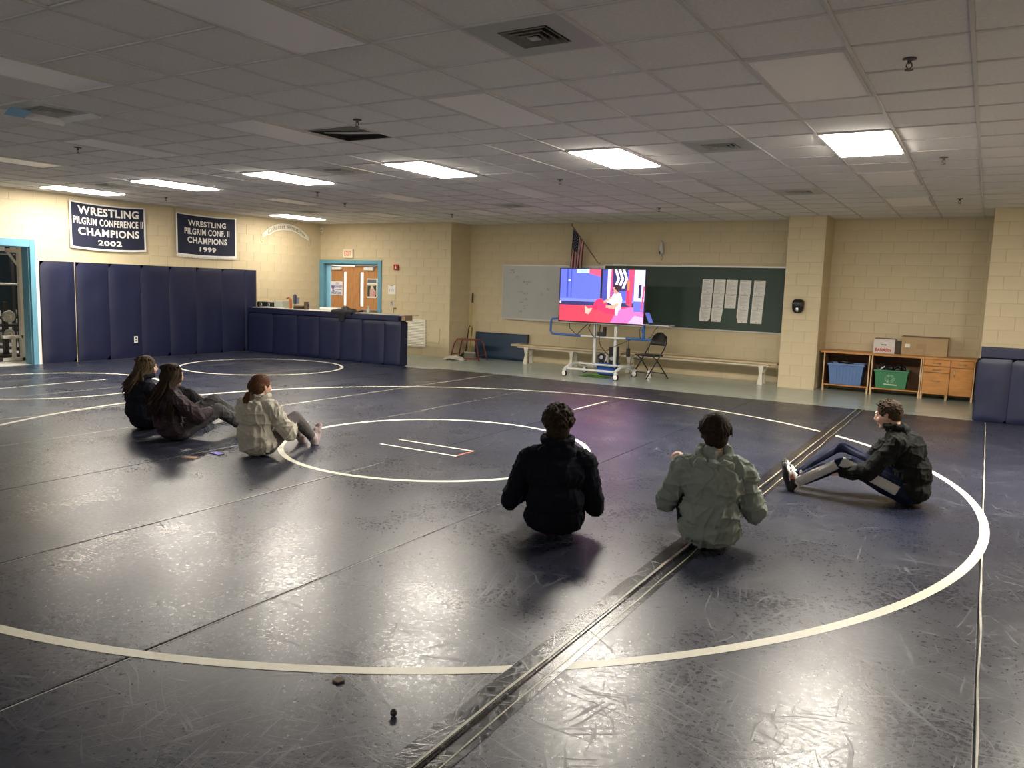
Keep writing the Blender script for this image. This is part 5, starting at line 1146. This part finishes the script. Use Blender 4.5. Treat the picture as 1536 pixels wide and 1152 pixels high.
def scalp_dirs(n, seed, zmin=-.35):
    rs = random.Random(seed); out = []
    k = 0
    while len(out) < n and k < n*6:
        k += 1; z = rs.uniform(zmin, 1); a = rs.uniform(0, 2*PI); q = math.sqrt(1-z*z); d = Vector((q*math.cos(a), q*math.sin(a), z))
        if d.y > .45+.0*z and z < .62: continue        # keep the face clear
        out.append(d)
    return out
def scalp_point(c, R, s, d, off=1.): return Vector(c)+R@(Vector((d.x*.080, d.y*.098-.014, d.z*.090+.030))*s*off)
def hair_shell(mb, c, R, s, low=-.02, th=1.0):
    def q(x, y, z): return Vector(c)+R@(Vector((x, y, z))*s)
    mb.ell(q(0, -.020, .038), (.083*s*th, .096*s*th, .087*s*th), R, 22, 14); mb.ell(q(0, -.047, .000+low), (.070*s*th, .066*s*th, .075*s), R, 20, 12)
def person(name_label, loc, rz, p, skin, hs=1., hyaw=0., hpitch=0., width=1., handdir=None, vox=.006, hroll=0.):
    t = thing('person', name_label, 'person', loc, rz); R = Euler((hpitch, hroll, hyaw)).to_matrix()
    body = blob('body', body_mesh(p, R, hs, width, handdir=handdir), vox, skin, t, 2)
    eyes(p['hed'], R, hs, t); return t, R

# ---- 1: boy in the black hoodie, curly hair, back to the viewer
p = base_pose(nek=(0, .02, .61), hed=(0, .055, .725), shl=(-.19, .0, .50), shr=(.19, .0, .50), ell=(-.30, .05, .205), elr=(.265, .05, .19), wrl=(-.16, .29, .24), wrr=(.16, .29, .24), che=(0, -.02, .42), lum=(0, -.04, .25))
t, R = person('boy in a black hoodie with curly dark hair sitting with his back to the viewer', (-2.345, 4.56, 0), .47, p, M_skin, 1.0, 0, -.10, 1.05, vox=.007)
M_bh = mat('black_hoodie_cloth', (.005, .006, .012), .85, spec=.12, bump=.3, bscale=300)
h = blob('hoodie', top_mesh(p, 1.12, loose=.012), .008, M_bh, t, 3, cloth_folds(.010), seed=1)
blob('hood', hood_mesh(p, R, .12, .13, .105), .007, M_bh, t, 3, cloth_folds(.007), seed=4)
blob('trousers', pants_mesh(p, 1.0), .009, mat('dark_trousers', (.012, .012, .016), .8, spec=.12), t, 3, cloth_folds(.008), seed=2)
socks(p, t, M_white, 1.14)
mb = MB(); hair_shell(mb, p['hed'], R, 1.08, -.02, 1.03); rs = random.Random(3)
for d in scalp_dirs(330, 5, -.55):
    c = scalp_point(p['hed'], R, 1., d, 1.13+rs.random()*.15)
    if d.z < -.2: c = c+R@V(0, 0, .02)
    r = .0095+.006*rs.random(); mb.ell(c, (r, r, r*1.15), Euler((rs.random()*3, rs.random()*3, 0)).to_matrix(), 7, 5)
blob('hair', mb, .0042, mat('dark_brown_hair', (.022, .014, .008), .75, spec=.15, var=.5, vscale=60), t, 1)

# ---- 2: boy in the grey green hoodie
p = base_pose(nek=(0, .035, .60), hed=(-.005, .09, .735), shl=(-.185, .02, .50), shr=(.185, .02, .50), ell=(-.285, .12, .245), elr=(.29, .10, .225), wrl=(-.15, .33, .30), wrr=(.15, .33, .27),
              knl=(-.235, .31, .50), anl=(-.13, .66, .08), tol=(-.14, .84, .04), knr=(.10, .42, .43), anr=(.09, .68, .08), tor=(.1, .86, .04), che=(0, -.01, .42), lum=(0, -.035, .25))
t, R = person('boy in a grey green hoodie with shaggy brown hair sitting on the taped mat seam', (-1.415, 4.93, 0), .28, p, M_skin, 1.0, .22, -.10, 1.0, vox=.006)
M_gh = mat('grey_green_hoodie_cloth', (.25, .285, .26), .9, spec=.12, bump=.3, bscale=300)
blob('hoodie', top_mesh(p, 1.06, loose=.012), .007, M_gh, t, 2, cloth_folds(.019), seed=21)
blob('hood', hood_mesh(p, R, .155, .14, .125, dip=.055), .006, M_gh, t, 2, cloth_folds(.012), seed=14)
blob('shorts', pants_mesh(p, 1.0, .0, kf=.66), .009, mat('black_shorts', (.012, .012, .015), .8, spec=.12), t, 3, cloth_folds(.008), seed=2)
socks(p, t, M_white, 1.14)
mb = MB(); hair_shell(mb, p['hed'], R, 1.10, -.022, 1.03); rs = random.Random(8)
for d in scalp_dirs(230, 9, -.35):
    c = scalp_point(p['hed'], R, 1.06, d, 1.02); fl_ = R@V(d.x*.9, d.y*.6, 0); L = .055+.03*rs.random()
    g_ = 1. if d.z > .1 else -.35; L *= 1 if d.z > -.1 else .55
    pts = [c, c+(fl_*.30*g_+R@V(0, 0, -.35+.45*max(d.z, 0)))*L*.8, c+(fl_*.22*g_+R@V(rs.uniform(-.1, .1), rs.uniform(-.1, .1), -.95+.6*max(d.z, 0)))*L*1.1 if d.z < .8 else c+(R@V(d.x*.4, d.y*.4-.1, .05))*L]
    mb.ring(pts, [.009, .008, .003], 6)
for k in range(46):      # shaggy flick at the left temple and crown
    a = rs.uniform(-1, 1); h_ = rs.uniform(.045, .105); c = Vector(p['hed'])+R@V(-.060+.02*(h_-.045)/.06, -.02+.045*a, h_)
    mb.ring([c, c+R@V(-.020, .005*a, .006), c+R@V(-.034-.014*rs.random(), .012*a, -.012-.022*rs.random())], [.012, .009, .003], 6)
for k in range(60):      # uneven nape and sides
    a = rs.uniform(-2.6, 2.6); c = Vector(p['hed'])+R@V(.070*math.sin(a), -.030-.062*math.cos(a), .01+.03*rs.random())
    mb.ring([c, c+R@V(.006*math.sin(a), -.008*math.cos(a), -.03), c+R@V(-.012*math.sin(a), .004, -.052-.018*rs.random())], [.010, .009, .003], 6)
blob('hair', mb, .0042, mat('brown_hair', (.020, .012, .008), .75, spec=.15, var=.5, vscale=50), t, 1)

# ---- 3: boy in black hoodie and striped track pants, side on
p = base_pose(pel=(0, 0, .115), lum=(0, -.02, .26), che=(0, .04, .42), nek=(0, .125, .585), hed=(.0, .195, .70), shl=(-.17, .11, .50), shr=(.17, .11, .50),
              ell=(-.235, .30, .27), elr=(.24, .30, .27), wrl=(-.13, .50, .205), wrr=(.12, .50, .21), hil=(-.09, .03, .105), hir=(.09, .03, .105),
              knl=(-.11, .50, .31), knr=(.13, .52, .365), anl=(-.09, .84, .085), anr=(.12, .87, .08), tol=(-.10, .92, .215), tor=(.12, .945, .205))
p['upl'] = V(0, -.85, .5); p['upr'] = V(0, -.85, .5)
p['upl'] = V(0, -.8, .6); p['upr'] = V(0, -.8, .6)
t, R = person('boy in a black hoodie and white-striped navy track pants sitting side-on at the right', (-.42, 7.0, 0), PI/2+.10, p, M_skin2, 1.0, -.30, -.22, 1.0, vox=.0055,
              handdir={'l': ((.5, .75, -.25), (.2, .3, .95), .8), 'r': ((-.6, .75, -.2), (-.2, .3, .95), .8)})
M_bh3 = mat('black_hoodie_cloth_two', (.013, .014, .013), .85, spec=.12, bump=.3, bscale=300)
blob('hoodie', top_mesh(p, 1.0, loose=.014), .007, M_bh3, t, 2, cloth_folds(.012), seed=31)
blob('hood', hood_mesh(p, R, .15, .12, .095), .006, M_bh3, t, 2, cloth_folds(.008), seed=34)
M_tp = mat('navy_track_cloth', (.008, .012, .036), .6, spec=.12); M_ts = mat('white_track_stripe', (.52, .52, .50), .7)
def stripe(c):
    q = Vector(c)
    for s in 'lr':
        for a, b in ((p['hi'+s], p['kn'+s]), (p['kn'+s], p['an'+s])):
            ab = b-a; u = (q-a).dot(ab)/ab.dot(ab)
            if -.05 < u < 1.02 and (q-(a+ab*u)).length < .12:
                o_ = q-(a+ab*u); sd = -1 if s == 'l' else 1; n_ = ab.cross(V(1, 0, 0)).normalized()
                if sd*o_.x > .012 and abs(o_.dot(n_)) < .040 and u > .12: return 1
    return 0
def track_folds(q, s): return .010*((ridge(q, (16, 4, 4), s))**3-.4)+.006*mnoise.noise(q*14)
blob('track_pants', pants_mesh(p, 1.0, 1., .004), .006, M_tp, t, 2, track_folds, [M_tp, M_ts], stripe, seed=3)
socks(p, t, M_wht, 1.12, V(0, -.8, .6), leg=True)
M_shoe = mat('wrestling_shoe_black', (.012, .012, .014), .4); M_shr = mat('wrestling_shoe_coral', (.62, .12, .08), .5)
for s in 'lr':
    an, to = p['an'+s], p['to'+s]; d = (to-an).normalized(); up = V(0, -.8, .6); sole = -up
    mb = MB(); hl = an+V(0, .02, -.055)
    foot_prims(mb, an+V(0, .012, -.01), to+V(0, .01, .01), 1.22, V(0, -.8, .6))
    sh = blob('shoe', mb, .006, None, t, 2, None, [M_shoe, M_shr, M_wht], lambda c, an=an: (2 if Vector(c).y < an.y-.028 else 1 if abs(Vector(c).z-(an.z+.055)) < .030 and Vector(c).y < an.y+.05 else 0))
mb = MB(); hair_shell(mb, p['hed'], R, 1.0, .006, 1.0); rs = random.Random(18)
for d in scalp_dirs(300, 19, -.25):
    c = scalp_point(p['hed'], R, 1., d, 1.0); up_ = R@V(d.x*.6, d.y*.6+.35*(d.z > .5), .55*max(d.z, 0)-.45*(d.z < .3)); L = .012+.018*max(0, d.z)*rs.random()
    mb.ring([c, c+up_*L*1.3], [.0075, .003], 5)
blob('hair', mb, .004, mat('short_brown_hair', (.045, .030, .018), .75, spec=.15, var=.5, vscale=60), t, 1)

# ---- girls
def long_hair(t, p, R, m, n=150, length=.42, seed=1, rz=0, back=-.13, spread=.11, hs=1., wave=.010):
    mb = MB(); hair_shell(mb, p['hed'], R, 1.02*hs, -.02, 1.02); rs = random.Random(seed)
    for d in scalp_dirs(n, seed, -.45):
        if d.y > .35 and abs(d.x) < .5: d = Vector((d.x, -abs(d.y)*.3, d.z)).normalized()
        c = scalp_point(p['hed'], R, hs, d, 1.02); L = length*rs.uniform(.75, 1.05)
        side = d.x; tx = (side*spread+rs.uniform(-.02, .02)); by = p['che'].y+back-.03+.05*rs.random()+(.10 if abs(side) > .75 else 0)
        pts = [c, c+R@V(d.x*.015, d.y*.012, -.045), Vector((c.x*.9+tx*.2, min(c.y, p['nek'].y-.045), c.z-L*.35)), Vector((c.x*.5+tx*.75, by*.6+min(c.y, 0)*.2, c.z-L*.65)), Vector((tx*1.35+wave*rs.uniform(-2, 2), by, c.z-L))]
        if d.z > .6: pts.insert(1, c+R@V(d.x*.04, -.035, -.004))
        mb.ring(pts, [.009, .012, .014, .013, .009, .004][:len(pts)-1]+[.003], 6)
    me = mb.mesh('hair'); me.shade_smooth(); return obj('hair', me, m, t)
# 4: girl in the pale grey hoodie with a low ponytail
p = base_pose(nek=(0, .005, .525), hed=(0, .045, .640), shl=(-.155, .0, .445), shr=(.155, .0, .445), ell=(-.235, .16, .25), elr=(.235, .16, .20), wrl=(-.13, .34, .30), wrr=(.11, .34, .27), che=(0, -.035, .37), lum=(0, -.045, .22),
              hil=(-.085, .03, .10), hir=(.085, .03, .10), knl=(-.11, .37, .33), knr=(.12, .36, .325), anl=(-.07, .66, .07), anr=(.10, .65, .07), tol=(-.075, .73, .20), tor=(.105, .72, .20), pel=(0, 0, .105)); p['upl'] = p['upr'] = V(0, -.8, .6)
t, R = person('girl in a pale grey hoodie with a low ponytail sitting on the small white circle', (-5.70, 5.03, 0), .09, p, M_skin2, .94, -.22, -.05, .88, vox=.0055,
              handdir={'l': ((.3, .8, .15), (.5, .2, -.8), .7), 'r': ((-.35, .8, .2), (-.5, .2, -.8), .7)})
M_lh = mat('pale_grey_hoodie_cloth', (.42, .40, .34), .9, spec=.12, bump=.3, bscale=300)
blob('hoodie', top_mesh(p, .96, loose=.016), .007, M_lh, t, 2, cloth_folds(.017), seed=41)
blob('hood', hood_mesh(p, R, .15, .13, .11, dip=.04), .006, M_lh, t, 2, cloth_folds(.008), seed=44)
blob('leggings', pants_mesh(p, .9, 1.), .007, mat('grey_leggings', (.115, .105, .105), .8, spec=.12), t, 2, cloth_folds(.004), seed=3)
socks(p, t, mat('pinkish_socks', (.42, .34, .34), .8), 1.2, V(0, -.8, .6))
mb = MB(); hair_shell(mb, p['hed'], R, .97, -.01, 1.02); rs = random.Random(4); c0 = Vector(p['hed'])+R@V(0, -.105, -.055)
for d in scalp_dirs(150, 29, -.45):
    c = scalp_point(p['hed'], R, .95, d, 1.015); mb.ring([c, c.lerp(c0, .5)+R@V(d.x*.035, -.02, .012+.02*max(d.z, 0)), c0+V(rs.uniform(-.01, .01), 0, rs.uniform(-.01, .01))], [.006, .008, .006], 6)
for k in range(46):
    a = rs.uniform(0, 2*PI); r = rs.uniform(.3, 1); e = Vector((math.cos(a)*r, 0, math.sin(a)*r))
    mb.ring([c0, c0+V(e.x*.025, -.04, e.z*.02-.01), c0+V(-.01+e.x*.045, -.055+.012*e.z, -.06+e.z*.02), c0+V(-.01+e.x*.035, -.05, -.115-.03*rs.random())], [.010, .012, .011, .003], 6)
me = mb.mesh('hair'); me.shade_smooth(); obj('hair', me, mat('auburn_hair', (.080, .036, .017), .75, spec=.15, var=.5, vscale=60, stretch=(8, 8, 1)), t)
obj('hair_tie', MB().ring([c0+V(.022*math.cos(a), -.012, .022*math.sin(a)) for a in np.linspace(0, 2*PI, 12)], .007, 6), M_black, t)
# 5: girl in the middle with very long dark hair
p = base_pose(nek=(0, -.045, .53), hed=(.0, -.01, .645), shl=(-.155, -.06, .445), shr=(.155, -.06, .445), ell=(-.22, .14, .26), elr=(.235, .14, .25), wrl=(-.13, .36, .29), wrr=(.09, .37, .285), che=(0, -.09, .37), lum=(0, -.07, .22),
              hil=(-.085, .03, .10), hir=(.085, .03, .10), knl=(-.07, .41, .36), knr=(.13, .38, .29), anl=(-.07, .76, .07), anr=(.10, .70, .07), tol=(-.075, .86, .18), tor=(.105, .80, .18), pel=(0, 0, .105)); p['upl'] = p['upr'] = V(0, -.8, .6)
t, R = person('girl with very long dark hair in a plum jacket, middle of the three girls', (-6.90, 5.03, 0), -.32, p, M_skin2, .97, .25, -.05, .9, vox=.0055,
              handdir={'l': ((.5, .7, .0), (.3, .2, -.8), .7), 'r': ((.25, .9, -.05), (-.6, .1, -.8), .55)})
blob('jacket', top_mesh(p, .98, loose=.02), .007, mat('plum_jacket_cloth', (.036, .024, .030), .6, spec=.12), t, 2, cloth_folds(.014), seed=51)
blob('trousers', pants_mesh(p, .95, 1., .008), .007, mat('grey_joggers', (.060, .058, .060), .85, spec=.12), t, 2, cloth_folds(.008), seed=3)
socks(p, t, M_wht, 1.16, V(0, -.8, .6))
long_hair(t, p, R, mat('very_dark_hair', (.022, .013, .008), .75, spec=.15, var=.5, vscale=40, stretch=(8, 8, 1)), 280, .43, 61, spread=.17)
# 6: leftmost girl with long light brown hair
p = base_pose(nek=(0, -.02, .535), hed=(.0, .02, .655), shl=(-.155, -.03, .45), shr=(.155, -.03, .45), ell=(-.22, .16, .26), elr=(.22, .16, .26), wrl=(-.13, .36, .29), wrr=(.10, .37, .29), che=(0, -.06, .37), lum=(0, -.06, .22),
              hil=(-.085, .03, .10), hir=(.085, .03, .10), knl=(-.10, .40, .36), knr=(.12, .40, .36), anl=(-.07, .72, .07), anr=(.10, .72, .07), tol=(-.075, .86, .10), tor=(.105, .86, .10), pel=(0, 0, .105))
t, R = person('leftmost girl with long light brown hair in a black top', (-7.64, 5.22, 0), -.30, p, M_skin2, .98, .05, -.05, .9, vox=.006)
blob('top', top_mesh(p, .98, loose=.018), .007, mat('black_top_cloth', (.008, .009, .016), .8, spec=.12), t, 2, cloth_folds(.010), seed=71)
blob('hood', hood_mesh(p, R, .12, .12, .09), .006, MATS['black_top_cloth'], t, 2, cloth_folds(.007), seed=74)
blob('trousers', pants_mesh(p, .95, 1., .006), .008, mat('black_joggers', (.012, .012, .014), .85, spec=.12), t, 2, cloth_folds(.008), seed=3)
socks(p, t, M_wht, 1.16)
long_hair(t, p, R, mat('light_brown_hair', (.058, .040, .023), .75, spec=.15, var=.5, vscale=40, stretch=(8, 8, 1)), 190, .34, 81, spread=.11)
